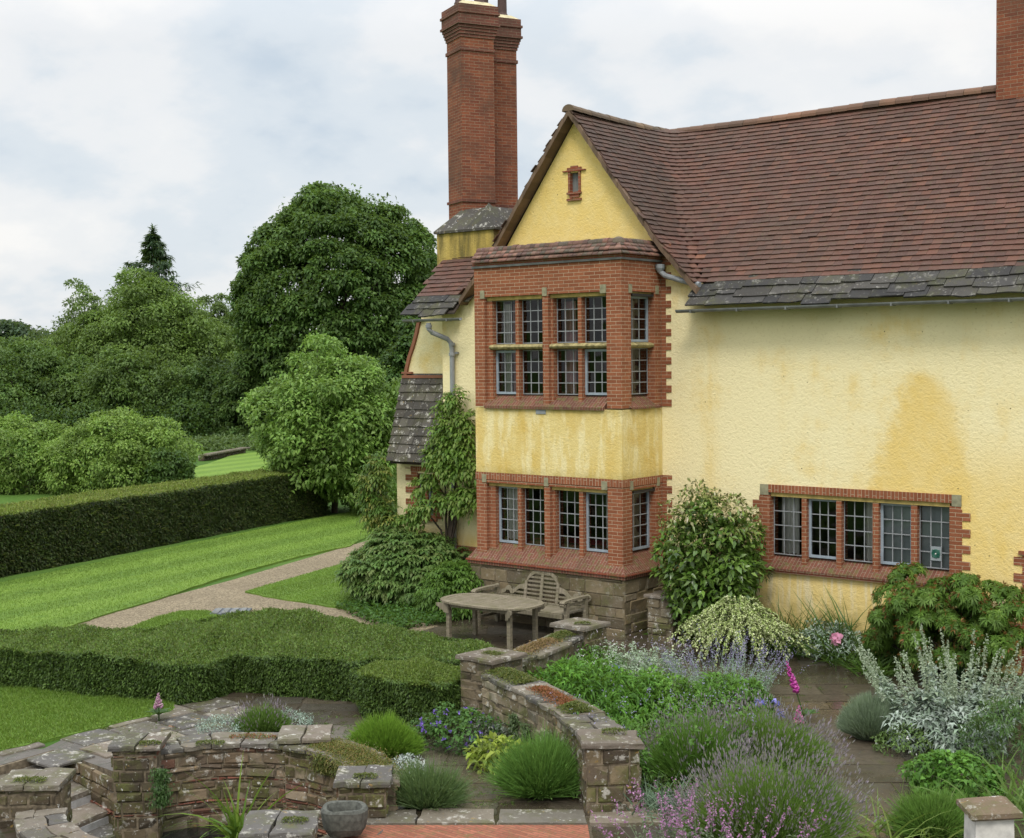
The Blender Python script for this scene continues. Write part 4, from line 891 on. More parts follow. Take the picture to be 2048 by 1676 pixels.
curtain(.42, .98, -.42, 4.05, 5.80, 5, 'brown_curtain', 'brownish curtain behind the upper side light of the bay', ax='y'); curtain(.70, .98, -.42, 1.32, 2.40, 3, 'brown_curtain', 'brownish curtain behind the lower side light of the bay', ax='y')
curtain(2.24, 2.56, 1.48, 1.36, 2.46, 4, 'white_curtain', 'wide white curtain in the left light of the long ground-floor window'); curtain(3.76, 3.97, 1.48, 1.36, 2.46, 3, 'white_curtain', 'white curtain in the middle light of the long ground-floor window')
mb = MB(); mb.box(4.04, 4.62, 1.45, 1.46, 1.36, 2.46); tag(mb.build('window_blind', 'grey_blind'), 'grey blind behind the framed fourth light of the long window', 'blind')
mb = MB(); mb.box(4.68, 5.25, 1.45, 1.46, 1.36, 2.46); tag(mb.build('window_blind', 'grey_blind'), 'grey blind behind the right-hand light with the green fan', 'blind')
mb = MB(); mb.box(-2.35, -.5, .5, .95, 1.2, 1.47); tag(mb.build('seat_cushion', 'red_cushion', bevel=.03), 'dark red window seat cushion inside the lower bay', 'cushion')
fan = empty('extractor_fan', (4.97, YW+.13, 1.70), 'square extractor fan with a round green front set in the leaded window', 'fan')
mb = MB(); mb.box(-.085, .085, -.012, .0, -.12, .10); mb.build('plate', 'grey_blind', fan)
mb = MB()
for r in (.062, .045, .028): mb.tube([(r*math.cos(q), -.018, -.01+r*math.sin(q)) for q in np.linspace(0, 2*math.pi, 22)], .008, 6)
mb.obox((0, -.016, -.01), (.06, 0, 0), (0, .002, 0), (0, 0, .06)); mb.build('grille', 'fan_green', fan)
mb = MB(); mb.tube([(0, -.02, -.01), (0, -.03, -.01)], .012, 8); mb.build('hub', 'white_curtain', fan)
# ================================================================== GARDEN: pool, stone walls, furniture
pool = empty('round_pool_wall', (WC[0], WC[1], 0), 'low ring of rubble stone round the sunken pool, with slab copings and square piers', 'stone wall')
class off_parent:      # parts are modelled in world coordinates under a placed empty
    pass
def settle(root):
    for c in root.children: c.matrix_parent_inverse = Matrix.Translation(root.location).inverted()
wall_run(ring(1.72, 168, 108, 26), .42, -.75, .30, pool, cols=[(.21, .155, .10), (.17, .12, .075), (.15, .11, .075), (.23, .18, .125), (.18, .09, .06)], brick=.18, hr=(.05, .15), lr=(.10, .40))
wall_run(ring(1.72, 108, 38, 26), .46, -.75, .30, pool, cols=[(.21, .155, .10), (.17, .12, .075), (.15, .11, .075), (.23, .18, .125), (.18, .09, .06)], brick=.18, hr=(.05, .15), lr=(.10, .40))
wall_run(ring(1.72, 28, -10, 16), .42, -.75, -.03, pool, brick=.1, hr=(.06, .11))
wall_run(ring(1.72, -24, -128, 30), .42, -.75, .16, pool, brick=.1, hr=(.06, .11))
DK = [(.125, .095, .058), (.095, .072, .045), (.155, .12, .075), (.08, .062, .04)]
pier((.16, -9.93), .50, .50, 41, -.75, .42, pool, cols=DK, hr=(.11, .15), lr=(.17, .30), brick=.16, gap=.010)
pier((1.30, -8.42), .52, .52, 44, -.75, .37, pool, cols=DK, hr=(.11, .15), lr=(.17, .30), brick=.16, gap=.010)
pier((3.05, -9.18), .50, .52, 41, -.75, .38, pool, cols=DK, hr=(.11, .15), lr=(.17, .30), brick=.16, gap=.010)
pier((3.45, -10.68), .60, .56, 41, -.75, .36, pool, cols=DK, hr=(.11, .15), lr=(.17, .30), brick=.16, gap=.010)
pier((.42, -11.42), .60, .52, 41, -.75, .40, pool, cols=DK, hr=(.11, .15), lr=(.17, .30), brick=.16, gap=.010)
mb = MB(); mb.prism(ring(1.66, 0, 354, 40), -.80, -.70); mb.build('pool_floor', 'mortar', pool)
mb = MB()
hp_ = [np.array(q) for q in HOLE]; hc = np.mean(hp_, axis=0)
for i in range(len(hp_)):
    a, b = hp_[i], hp_[(i+1) % len(hp_)]; a2, b2 = a+(hc-a)*.012, b+(hc-b)*.012; mb.hexa([(*a, -.85), (*b, -.85), (*b2, -.85), (*a2, -.85), (*a, .0), (*b, .0), (*b2, .0), (*a2, .0)])
mb.build('lining', 'mortar', pool)
st = MB()
for p, q in ((HOLE[-2], (-.05, -10.12)), ((.3, -11.28), HOLE[-1])):
    f, L = line_fn(p, q); stone_face(st, f, L, -.6, -.005, cols=[(.17, .125, .075), (.13, .095, .055)])
st.build('step_side', 'rubble_stone', pool)
settle(pool)
mb = MB(); mb.prism(ring(1.49, 0, 354, 40), -.69, -.60); o = mb.build('pool_water', 'water'); o['kind'] = 'structure'
# sunken steps between the two left piers
steps = empty('stone_steps', (-.8, -10.5, 0), 'wet stone steps going down to the pool between two piers', 'steps')
mb = MB(); mb.prism([(-1.75, -9.86), (-1.62, -11.3), (.45, -11.3), (.25, -9.95)], -.85, -.62); mb.build('bed', 'mortar', steps)
nb0, nb1, sb0, sb1 = np.array([-1.75, -9.87]), np.array([.1, -10.1]), np.array([-1.62, -11.28]), np.array([.4, -11.25])
for i, (a, b, zt) in enumerate(((0, .30, -.10), (.28, .56, -.25), (.54, .80, -.40), (.78, 1.0, -.54))):
    A, B, C, D_ = nb0+(nb1-nb0)*a, nb0+(nb1-nb0)*b, sb0+(sb1-sb0)*b, sb0+(sb1-sb0)*a
    m1 = (A+D_)/2+rng.normal(0, .05, 2)*0; m2 = (B+C)/2; mb = MB()
    slab(mb, [D_, C, m2, m1], zt-.06, .06, .02); slab(mb, [m1, m2, B, A], zt-.06, .06, .02); mb.build('tread', 'slab_stone', steps)
    mb = MB(); mb.prism([tuple(p) for p in (D_, C, B, A)], -.63, zt-.062); mb.build('riser', 'plinth_stone', steps)
settle(steps)
# flags lying round the pool
mb = MB()
FL = []
for (x0, y0, x1, y1) in ((110, 1498, 205, 1482), (215, 1482, 330, 1452), (330, 1450, 420, 1420), (0, 1530, 75, 1512), (78, 1510, 108, 1500)): FL.append((x0, y0, x1, y1))
for i in range(5):
    for j in range(3):
        p = np.array([-2.6+.0*i, -9.75])+np.array([.33*i*.5, .62*i])+np.array([.62*j, -.12*j]); 
        if np.linalg.norm(p-WC) < 2.35 or not in_poly(np.array([p]), PAVE)[0]: continue
        slab(mb, [p+(-.29, -.29), p+(.28, -.30), p+(.30, .28), p+(-.28, .29)], -.018, .04, .02, .005)
for i, (x, y) in enumerate(((-2.3, -10.1), (-2.25, -10.75), (-2.3, -11.3), (-2.95, -10.3), (-2.9, -10.95), (-3.5, -10.6))):
    p = np.array((x, y)); slab(mb, [p+(-.31, -.3), p+(.30, -.30), p+(.30, .29), p+(-.29, .31)], -.018, .04, .02, .005)
o = mb.build('flagstones', 'slab_stone'); o['kind'] = 'structure'
# brick and slab drain edge seen behind the ring
mb = MB(); mb.cur = (.23, .14, .09)
p, q = gz(265, 1475)[:2], gz(540, 1400)[:2]
mb2 = []
for i in range(14):
    c = np.array(gz(345+10*i, 1452-2.0*i)[:2]); t = np.array([.8, .6]); s = np.array([-.6, .8]); mb.cur = tuple(np.array((.22, .13, .08))*rng.uniform(.7, 1.2))
    mb.prism([tuple(c-t*.035-s*.13), tuple(c+t*.03-s*.13), tuple(c+t*.03+s*.13), tuple(c-t*.035+s*.13)], -.01, .018)
o = mb.build('brick_edging', 'slab_stone'); o['kind'] = 'structure'
# garden wall: from the near pier in a curve to a second pier, then towards the house
gw = empty('garden_wall', (3.2, -6.2, 0), 'curved lichened rubble wall with mossy slab coping between square stone piers', 'stone wall')
curve = smooth_path([(4.78, -7.28), (4.2, -6.85), (3.5, -6.43), (2.8, -6.08), (2.05, -5.78)])
wall_run(curve, .46, -.05, .70, gw, hr=(.08, .14), cols=[(.26, .21, .14), (.22, .18, .12), (.30, .26, .19), (.19, .15, .09)], brick=.03)
wall_run([(1.6, -5.3), (1.45, -4.3), (1.22, -3.2)], .46, -.05, .66, gw, hr=(.08, .14))
pier((4.98, -7.42), .57, .50, 42, -.05, .71, gw, hr=(.17, .23), lr=(.21, .33), cols=[(.10, .075, .05), (.075, .058, .04), (.22, .17, .10), (.13, .10, .065)], brick=0, split=False, gap=.009)
pier((1.72, -5.52), .56, .62, 0, -.05, .84, gw, hr=(.10, .16), lr=(.2, .4), split=False, brick=.05)
pier((1.2, -2.85), .56, .58, 0, -.05, .78, gw, hr=(.10, .16), lr=(.2, .4), split=False, brick=.05)
settle(gw)
pp = empty('stone_pier', (.70, .32, 0), 'small square stone pier with white lichen and a dark slab, beside the bay', 'pier')
pier((.70, .32), .50, .50, 0, -.05, .72, pp, hr=(.10, .15), lr=(.16, .3), cols=[(.24, .20, .14), (.20, .16, .10), (.17, .14, .09)], brick=.05); settle(pp)
# post with a stone cap at the right
P0 = gz(1978, 1612, .80); pr = empty('stone_post', (P0[0], P0[1], 0), 'white rendered post with a flat brown stone cap at the right edge', 'post', rz=math.radians(38))
mb = MB(); mb.rings([[(sx*a, sy*a, z) for sx, sy in ((-1, -1), (1, -1), (1, 1), (-1, 1))] for a, z in ((.19, -.1), (.17, .3), (.165, .74))]); mb.build('shaft', 'white_plaster', pr, bevel=.012)
mb = MB(); mb.cur = (.17, .12, .08); mb.rings([[(sx*a, sy*a, z+.01*sx) for sx, sy in ((-1, -1), (1, -1), (1, 1), (-1, 1))] for a, z in ((.21, .742), (.225, .76), (.22, .80), (.15, .835))]); mb.build('cap', 'slab_stone', pr, bevel=.012)
# stone mortar bowl by the pool
bp = gz(688, 1612, .35); bowl = empty('stone_bowl', (bp[0], bp[1], .035), 'rough grey stone bowl sitting on the pool wall between two piers', 'bowl')
mb = MB(); prof = [(.10, .03), (.16, .045), (.205, .12), (.222, .22), (.225, .29), (.205, .315), (.17, .31), (.155, .27), (.14, .2), (.06, .17), (.0, .165)]; k = 26; rs = []
wob = [1+.05*math.sin(2*q+.5)+.03*math.sin(3*q) for q in np.linspace(0, 2*math.pi, k, endpoint=False)]
for r, z in prof: rs.append([(r*w*math.cos(q), r*w*math.sin(q), z+.008*math.sin(3*q+r*20)) for w, q in zip(wob, np.linspace(0, 2*math.pi, k, endpoint=False))])
mb.rings(rs[::-1][::-1]); mb.build('bowl', 'granite', bowl, smooth=True)
# ground drain grating on the gravel
dp = gz(462, 1226); dg = empty('drain_cover', (dp[0], dp[1], .01), 'blue-grey iron cover lying on the gravel behind the hedge', 'drain cover', rz=.7)
mb = MB(); mb.box(-.35, .35, -.3, .3, .0, .03); mb.build('frame', 'drain_iron', dg)
mb = MB()
for i in range(4): mb.box(-.3+.16*i, -.2+.16*i, -.26, .26, .0305, .045)
mb.build('bars', 'gutter_iron', dg)
# --- table ------------------------------------------------------------
tb = empty('garden_table', (-1.5, -1.72, 0), 'weathered oval slatted teak table in front of the bench', 'table', rz=math.radians(3))
def oval(a, b, q, p=2.7): c, s = math.cos(q), math.sin(q); return (a*math.copysign(abs(c)**(2/p), c), b*math.copysign(abs(s)**(2/p), s))
A_, B_, H_ = .94, .56, .72
mb = MB(); N = 64; qs = np.linspace(0, 2*math.pi, N, endpoint=False); ou = [oval(A_, B_, q) for q in qs]; inn = [oval(A_-.09, B_-.09, q) for q in qs]
for i in range(N):
    j = (i+1) % N; a, b, c, d = ou[i], ou[j], inn[j], inn[i]
    mb.hexa([(*a, H_-.03), (*b, H_-.03), (*c, H_-.03), (*d, H_-.03), (*a, H_), (*b, H_), (*c, H_), (*d, H_)])
mb.build('rim', 'weathered_teak', tb)
mb = MB(); w = (B_-.09)*2/11
for i in range(11):
    y = -(B_-.09)+w*(i+.5); xm = max(x for x, yy in inn if abs(yy-y) < .12)*.985
    for s0, s1 in ((-xm, -.045), (.045, xm)): mb.box(s0, s1, y-w/2+.008, y+w/2-.008, H_-.026, H_-.003)
mb.rot = 1; mb.box(-.04, .04, -B_+.095, B_-.095, H_-.026, H_-.002); mb.build('slats', 'weathered_teak', tb)
mb = MB()
for s in (-1, 1):
    mb.box(-.66, .66, s*.36-.015, s*.36+.015, H_-.11, H_-.031); mb.box(s*.64-.015, s*.64+.015, -.345, .345, H_-.11, H_-.031)
mb.build('apron', 'weathered_teak', tb)
for sx in (-1, 1):
    for sy in (-1, 1):
        mb = MB(); mb.rot = 1; mb.obox((sx*.64, sy*.36, (H_-.112)/2), (.034, 0, 0), (0, .034, 0), (0, 0, (H_-.112)/2-.001)); mb.build('leg', 'weathered_teak', tb, bevel=.005)
        mb = MB(); pts = [(0, 0), (.26, 0), (.25, -.05), (.20, -.07), (.18, -.11), (.12, -.12), (.10, -.16), (0, -.18)]
        P = [np.array([sx*(.60+.0), sy*.40, H_-.032])+np.array([sx*-0+sx*x*.75, sy*x*.35, z]) for x, z in pts]; o2 = np.array([.0, sy*.022, 0])
        mb.rings([P, [p+o2 for p in P]] if sx*sy < 0 else [P[::-1], [p+o2 for p in P[::-1]]]); mb.build('bracket', 'weathered_teak', tb)
# --- bench (tall arched back, scrolled arms) ----------------------------
bn = empty('garden_bench', (-1.66, -.30, 0), 'weathered teak garden bench with a high arched slatted back and scrolled arms', 'bench')
BW, SH = 1.0, .43
def prof(x):      # top line of the back: ogee shoulders stepping up to a round arch
    x = abs(x)
    if x < .36: return .76+math.sqrt(max(.36**2-x*x, 0))*.80
    if x < .46: return .76-(x-.36)*.3
    if x < .72: return .73-.10*math.sin((x-.46)/.26*math.pi/2)+.02*math.sin((x-.46)/.26*math.pi*2)
    if x < .82: return .66+.02*math.sin((x-.72)/.1*math.pi)
    return .63-(x-.82)*.35
def bk(x, z): return (x, .10+(z-SH)*.16, z)
mb = MB(); xs = np.linspace(-BW, BW, 81); th = .075
for a, b in zip(xs[:-1], xs[1:]):
    za, zb = prof(a), prof(b); P = [bk(a, za-th), bk(b, zb-th), bk(b, zb), bk(a, za)]
    mb.hexa([*P, *[(x, y+.035, z) for x, y, z in P]])
mb.box(-BW, BW, .085, .135, SH-.05, SH+.03)
mb.build('back_frame', 'weathered_teak', bn)
mb = MB()
for x in (-.36, 0, .36): 
    z1 = prof(abs(x)-.01)-.02; p, q = bk(x, SH+.03), bk(x, z1); mb.rot = 1; mb.hexa([(x-.028, p[1]-.004, p[2]), (x+.028, p[1]-.004, p[2]), (x+.028, p[1]+.028, p[2]), (x-.028, p[1]+.028, p[2]), (x-.028, q[1]-.004, q[2]), (x+.028, q[1]-.004, q[2]), (x+.028, q[1]+.028, q[2]), (x-.028, q[1]+.028, q[2])])
mb.build('back_post', 'weathered_teak', bn)
mb = MB(); mb.rot = 0
for k, z in enumerate(np.arange(SH+.085, 1.0, .072)):
    x0 = None
    for x in np.linspace(0, BW-.02, 100):
        if prof(x)-th*.8 < z: break
        x0 = x
    if x0: p = bk(0, z); mb.box(-x0, x0, p[1]+.004, p[1]+.018, z-.016, z+.016)
mb.build('back_slats', 'weathered_teak', bn)
mb = MB()
for i in range(7): y = -.42+.075*i; mb.box(-BW+.03, BW-.03, y-.033, y+.033, SH-.02, SH)
mb.box(-BW+.07, BW-.07, -.475, -.45, SH-.09, SH-.02)
mb.build('seat', 'weathered_teak', bn)
for sx in (-1, 1):
    for y, h in ((-.44, .62), (.10, .64)):
        mb = MB(); mb.rot = 1; mb.box(sx*BW-.035, sx*BW+.035, y-.035, y+.035, 0, h); mb.build('leg', 'weathered_teak', bn, bevel=.005)
    ar = MB(); path = [(.12, .66), (-.10, .665), (-.34, .66), (-.46, .655), (-.54, .645), (-.575, .615), (-.56, .58), (-.525, .585)]
    rs = [[(sx*BW-.05, y, z-.02), (sx*BW+.05, y, z-.02), (sx*BW+.05, y, z+.02), (sx*BW-.05, y, z+.02)] for y, z in path]; ar.rings(rs); arm = ar.build('armrest', 'weathered_teak', bn)
    mb = MB()
    for z in (.50, .575): mb.box(sx*BW-.012, sx*BW+.012, -.405, .065, z-.02, z+.02)
    mb.build('arm_slats', 'weathered_teak', arm)
    mb = MB(); mb.box(sx*BW-.02, sx*BW+.02, -.405, .065, .14, .19); mb.build('stretcher', 'weathered_teak', bn)
    mb = MB(); rs = [(sx*(BW+.0), .10+.05, prof(1.0)+.0)]; 
    c = np.array(bk(sx*BW, .60)); mb.tube([c+(sx*(.02+.06*math.sin(q)), .015, .05*math.cos(q)+.03) for q in np.linspace(-.6, 4.2, 12)], .018, 6); mb.build('scroll', 'weathered_teak', bn)
# ================================================================== PLANTS
def place(x, y, r=0.):
    p = gz(x, y)+HD*r; lim = 1.15-.75*r
    if p[1] > lim: p = p-HD*((p[1]-lim)/HD[1])
    return p
def hz(p, y): return float(at(CX, y, depth(p))[2]) if True else 0
def top(p, x, y): return float(at(x, y, depth(p))[2])
def thing(name, loc, label, cat, group=None): return empty(name, (loc[0], loc[1], 0 if len(loc) < 3 or abs(loc[2]) < .02 else loc[2]), label, cat, group)
def done(root): settle(root); return root
UP = np.array([0, 0, 1.])
def clump_crown(c, rad, nc, per, cr, zmin=-.5, spread=(.62, 1.0), taper=0., pw=2.0, wob=.12):
    """points and outward directions of leaves gathered in clumps over an uneven crown"""
    c, rad = np.array(c, float), np.array(rad, float); m0 = int(nc*2/(1-zmin)); q0 = np.arange(m0)+.5; z0 = 1-2*q0/m0; a0 = q0*2.39996; d = unit(np.stack([np.sqrt(1-z0*z0)*np.cos(a0), np.sqrt(1-z0*z0)*np.sin(a0), z0], 1)+rng.normal(0, .09, (m0, 3))); d = d[d[:, 2] > zmin]; d = d/((np.abs(d)**pw).sum(1)**(1/pw))[:, None]
    f = rng.uniform(spread[0], spread[1], (len(d), 1))*(1+wob*np.sin(d[:, :1]*5+d[:, 1:2]*4+d[:, 2:3]*3)); dd_ = d*rad*f; dd_[:, :2] *= (1-taper*d[:, 2:3]); cc = c+dd_; csz = cr*rng.uniform(.6, 1.3, len(d))
    i = np.repeat(np.arange(len(d)), per); e = unit(rdir(len(i))+d[i]*.55+UP*.35); u = rng.uniform(.45, 1., (len(i), 1))**.6
    flat = np.array([1.15, 1.15, .75])
    return cc[i]+e*u*csz[i][:, None]*flat, e, cc, i
def leaf_plant(root, name, P, E, L, Wd, cols, mat='leaf', var=.25, droop=.25, out=.6, updir=.3, fold=.2, perclump=None):
    n = len(P); D = unit(E*out+rdir(n)*.75-UP*.15); N = unit(UP*(.6+updir)+E*.6+rdir(n)*.45)
    k = tint(n, cols, var)
    if perclump is not None: cv = rng.uniform(.72, 1.3, perclump.max()+1); k = k*cv[perclump][:, None]
    return leaves(name, P, D, N, L*rng.uniform(.7, 1.25, n), Wd*rng.uniform(.75, 1.2, n), k, mat, root, fold, droop)
def limbs(root, base, tips, r0, mat='bark', name='trunk', fork=.35):
    mb = MB(); base = np.array(base, float); tips = np.asarray(tips); mid = tips.mean(0); hub = base+(mid-base)*fork
    mb.tube([base, base*.5+hub*.5+np.array([r0*.2, 0, 0]), hub], [r0, r0*.8, r0*.7], 9)
    for t in tips:
        m_ = hub*.5+t*.5+rng.normal(0, .06, 3)*np.linalg.norm(t-hub)+UP*.05*np.linalg.norm(t-hub); mb.tube([hub-(hub-base)*.03, m_, t], [r0*.5, r0*.28, r0*.06], 6)
    return mb.build(name, mat, root, smooth=True)
def tree(xc, yt, wpx, D, zb, label, nc, per, L, cols, cr=.24, zmin=-.55, group=None, name='tree', dpt=.9, conic=False, tr=.25, mat='leaf', spread=(.62, 1.0), taper=0., pw=2.0, wob=.12):
    p = at(xc, 745, D); zt = float(at(xc, yt, D)[2]); w = wpx/FPX*D/2; base = (p[0], p[1], -.3)
    root = empty(name, (p[0], p[1], 0), label, 'tree', group); k_ = cr*w*.55; zt -= k_; c = (p[0], p[1], (zt+zb)/2); rad = (w-k_, (w-k_)*dpt, (zt-zb)/2)
    P, E, cc, i = clump_crown(c, rad, nc, per, cr*w, zmin, spread, taper, pw, .06 if pw > 2 else .12)
    m0 = max(nc//4, 40); dd = rdir(m0*2); dd = dd[dd[:, 2] > -.3]; rr = np.array(rad)*np.array([1, 1, 1.]); c2 = np.array(c)+dd*rr*rng.uniform(.97, 1.07, (len(dd), 1))*np.stack([1-taper*dd[:, 2], 1-taper*dd[:, 2], 1+0*dd[:, 2]], 1); j2 = np.repeat(np.arange(len(dd)), 26); P = np.concatenate([P, c2[j2]+rng.normal(0, .055*w, (len(j2), 3))]); E = np.concatenate([E, unit(dd[j2]+UP*.3)]); i = np.concatenate([i, j2+i.max()+1])
    leaf_plant(root, 'crown', P, E, L, L*.62, cols, mat, .22, .25, .5, .35, perclump=i)
    sel = cc[rng.permutation(len(cc))[:16]]; limbs(root, base, sel, tr, fork=.42); return done(root)
def conifer(xc, yt, wpx, D, zb, label, cols, tiers=26, per=420, L=.5, group=None):
    p = at(xc, 745, D); zt = float(at(xc, yt, D)[2]); w = wpx/FPX*D/2; root = empty('conifer_tree', (p[0], p[1], 0), label, 'tree', group); Pp = []; Ee = []
    for t in range(tiers):
        f = t/tiers; z = zt-(zt-zb)*f; nb = 5+int(6*f)
        for b in range(nb):
            a = rng.uniform(0, 2*math.pi); r = w*(f**.85)*rng.uniform(.65, 1.12)+.15; s = rng.random(per//nb+6)**.7; d = np.array([math.cos(a), math.sin(a), 0])
            q = np.array([p[0], p[1], z])+d*(r*s)[:, None]+UP*(-.30*r*s+.22*r*s**2)[:, None]+rng.normal(0, .10+.05*r, (len(s), 3))*np.array([1, 1, .5]); Pp.append(q); Ee.append(np.repeat((d-UP*.2)[None], len(s), 0))
    q = np.array([p[0], p[1], zt])+rng.normal(0, 1, (260, 3))*np.array([.10, .10, 0])*np.linspace(.1, 2.2, 260)[:, None]-UP*(np.linspace(-.7, 1.8, 260))[:, None]; Pp.append(q); Ee.append(np.tile(UP, (260, 1))*.5+rdir(260)*.5)
    P, E = np.concatenate(Pp), np.concatenate(Ee); leaf_plant(root, 'crown', P, E, L, L*.28, cols, 'leaf', .25, .2, .9, .3)
    mb = MB(); mb.tube([(p[0], p[1], -.3), (p[0], p[1], zt-.3)], [.32, .03], 8); mb.build('trunk', 'dark_bark', root, smooth=True); return done(root)
G_DARK = [(.030, .068, .018), (.042, .088, .022), (.055, .105, .026)]; G_MID = [(.05, .105, .022), (.07, .135, .026), (.085, .15, .034)]; G_LIGHT = [(.085, .17, .035), (.115, .21, .045), (.14, .235, .055)]
GR = 'trees beyond the lawn'
tree(681, 386, 405, 84, -1., 'tall dense round-crowned dark green tree behind the house chimney', 1000, 190, .27, [(.062, .122, .027), (.082, .152, .033), (.115, .19, .046)], .125, -.95, GR, 'broadleaf_tree', tr=.5, spread=(.88, 1.02), pw=2.3)
tree(664, 696, 320, 43, .1, 'fresh green small tree with large pale leaves at the far end of the hedge', 230, 165, .155, [(.135, .25, .045), (.175, .295, .058), (.22, .335, .08)], .19, -.95, GR, 'broadleaf_tree', tr=.12, spread=(.6, 1.08))
conifer(312, 474, 430, 108, 1.5, 'dark pointed conifer rising above the other trees', [(.030, .062, .028), (.042, .08, .033), (.052, .095, .038)], group=GR)
MIDG = [(.105, .18, .035), (.132, .212, .043), (.16, .24, .054)]
tree(300, 548, 420, 95, -2, 'broad mid-green tree in front of the dark conifer', 480, 180, .25, MIDG, .13, -.95, GR, 'broadleaf_tree', spread=(.65, 1.06), taper=.5)
tree(180, 606, 280, 98, -2, 'loose feathery tree with thin top shoots on the left', 300, 120, .24, [(.10, .165, .046), (.125, .19, .054), (.15, .21, .066)], .13, -.9, GR, 'broadleaf_tree', spread=(.5, 1.22), taper=.4)
tree(60, 690, 360, 90, -2, 'wide green spreading tree at the left edge', 420, 160, .24, [(.07, .135, .028), (.09, .16, .034), (.115, .185, .044)], .14, -.95, GR, 'broadleaf_tree', spread=(.7, 1.05))
tree(440, 598, 210, 102, -2, 'grey-green tree between the broad tree and the tall round one', 280, 150, .25, [(.10, .155, .05), (.115, .175, .055), (.13, .19, .06)], .16, -.9, GR, 'broadleaf_tree', spread=(.6, 1.1), taper=.2)
tree(440, 722, 230, 86, -2, 'low dark tree below the grey-green one', 260, 160, .24, [(.055, .11, .027), (.072, .13, .032), (.09, .15, .037)], .17, -.95, GR, 'broadleaf_tree', spread=(.65, 1.08))
tree(255, 705, 290, 87, -2, 'low deep green tree under the broad tree', 340, 155, .24, [(.078, .14, .03), (.098, .165, .036), (.12, .19, .044)], .15, -.95, GR, 'broadleaf_tree', spread=(.65, 1.08))
tree(505, 690, 150, 82, -1.5, 'understorey tree with paler shoots at the left foot of the tall round tree', 240, 150, .22, [(.06, .12, .028), (.085, .15, .036), (.11, .175, .045)], .19, -.95, GR, 'broadleaf_tree', spread=(.65, 1.06))
tree(835, 640, 160, 66, 0., 'dark tree close behind the end wall of the house', 150, 150, .25, [(.045, .092, .022), (.06, .12, .03), (.075, .145, .036)], .24, -.8, GR, 'broadleaf_tree')
tree(30, 645, 200, 140, 0., 'far blue-green round tree low on the left horizon', 160, 110, .5, [(.045, .08, .04), (.055, .095, .045)], .2, -.5, GR, 'broadleaf_tree')
# far wood filling the horizon behind the trees
Pw = []; 
for x in np.linspace(-600, 1000, 60):
    p = at(x, 745, rng.uniform(150, 185)); zt = float(at(x, rng.uniform(668, 700), 165)[2]); q = np.array([p[0], p[1], 0])+rng.normal(0, 1, (500, 3))*np.array([3.2, 3.2, 0])+UP*(zt*rng.random(500)**.7)[:, None]; Pw.append(q)
Pw = np.concatenate(Pw); o = leaf_plant(None, 'far_wood', Pw, unit(rdir(len(Pw))+UP), 1.5, 1.1, [(.04, .075, .032), (.055, .095, .04)]); tag(o, 'distant band of dark woodland closing the view', 'wood', kind='stuff')
# understorey foot: shade-loving scrub below the trees
Pw = []
for x in np.linspace(-100, 560, 56):
    p = at(x, 745, rng.uniform(82, 92)); q = np.array([p[0], p[1], 0])+rng.normal(0, 1, (520, 3))*np.array([1.3, 1.3, 0])+UP*(rng.uniform(.8, 2.6)*rng.random(520)**.8)[:, None]; Pw.append(q)
Pw = np.concatenate(Pw); o = leaf_plant(None, 'undergrowth', Pw, unit(rdir(len(Pw))+UP*.6), .22, .13, G_DARK+G_MID); tag(o, 'dark undergrowth below the far trees', 'undergrowth', kind='stuff')
def bush(xc, yt, wpx, D, zb, label, nc, per, L, cols, cr=.3, name='shrub', cat='shrub', dpt=.8, mat='leaf', zmin=-.95, spread=(.75, 1.0), group=None):
    p = at(xc, 745, D); zt = float(at(xc, yt, D)[2]); w = wpx/FPX*D/2; root = empty(name, (p[0], p[1], 0), label, cat, group)
    P, E, cc, i = clump_crown((p[0], p[1], zb+(zt-zb)*.42), (w, w*dpt, (zt-zb)*.58), nc, per, cr*w, zmin, spread)
    leaf_plant(root, 'foliage', P, E, L, L*.62, cols, mat, perclump=i); limbs(root, (p[0], p[1], -.1), cc[rng.permutation(len(cc))[:12]], .06, name='stem', fork=.25); return done(root)
bush(235, 832, 290, 50, -.4, 'big rounded bright green shrub behind the long hedge', 230, 190, .13, [(.14, .245, .04), (.18, .285, .053), (.22, .32, .068)], .17)
bush(30, 838, 260, 52, -.4, 'second bright green shrub, cut by the left edge of the photo', 190, 180, .135, [(.14, .25, .042), (.18, .29, .055), (.22, .32, .07)], .18)
bush(330, 905, 90, 48, 0, 'small dark shrub at the right foot of the rounded shrub', 60, 120, .13, G_MID, .35)
# rough herbs and low stone edging beyond the far lawn
Pw = np.concatenate([at(x, 745, 76+rng.uniform(-2.5, 2.5))*np.array([1, 1, 0])+rng.normal(0, .45, (120, 3))*np.array([1, 1, 0])+UP*rng.uniform(0, 1, (120, 1))*rng.uniform(.1, .6) for x in np.linspace(370, 540, 60)])
o = leaf_plant(None, 'rough_herbs', Pw, unit(rdir(len(Pw))+UP), .3, .12, [(.10, .16, .05), (.13, .19, .06), (.09, .15, .045)]); tag(o, 'rough pale green herbs along the far edge of the lawn', 'herbs', kind='stuff')
fa, fb = gz(408, 922), gz(492, 906); fw = empty('edging_wall', (fa[0], fa[1], 0), 'low dark stone edging wall beyond the far lawn', 'stone wall'); 
mb = MB(); 
f, L = line_fn(fa[:2], fb[:2]); stone_face(mb, f, L, 0, .26, (.1, .2), (.3, .7), cols=DK, dep=.3); mb.build('rubble_face', 'rubble_stone', fw); mb = MB(); mb.cur = (.12, .10, .07); mb.obox(((fa+fb)/2)*np.array([1, 1, 0])+UP*.28, (fb-fa)/2, np.cross(unit(fb-fa), UP)*.25, UP*.035); mb.build('coping', 'slab_stone', fw); settle(fw)
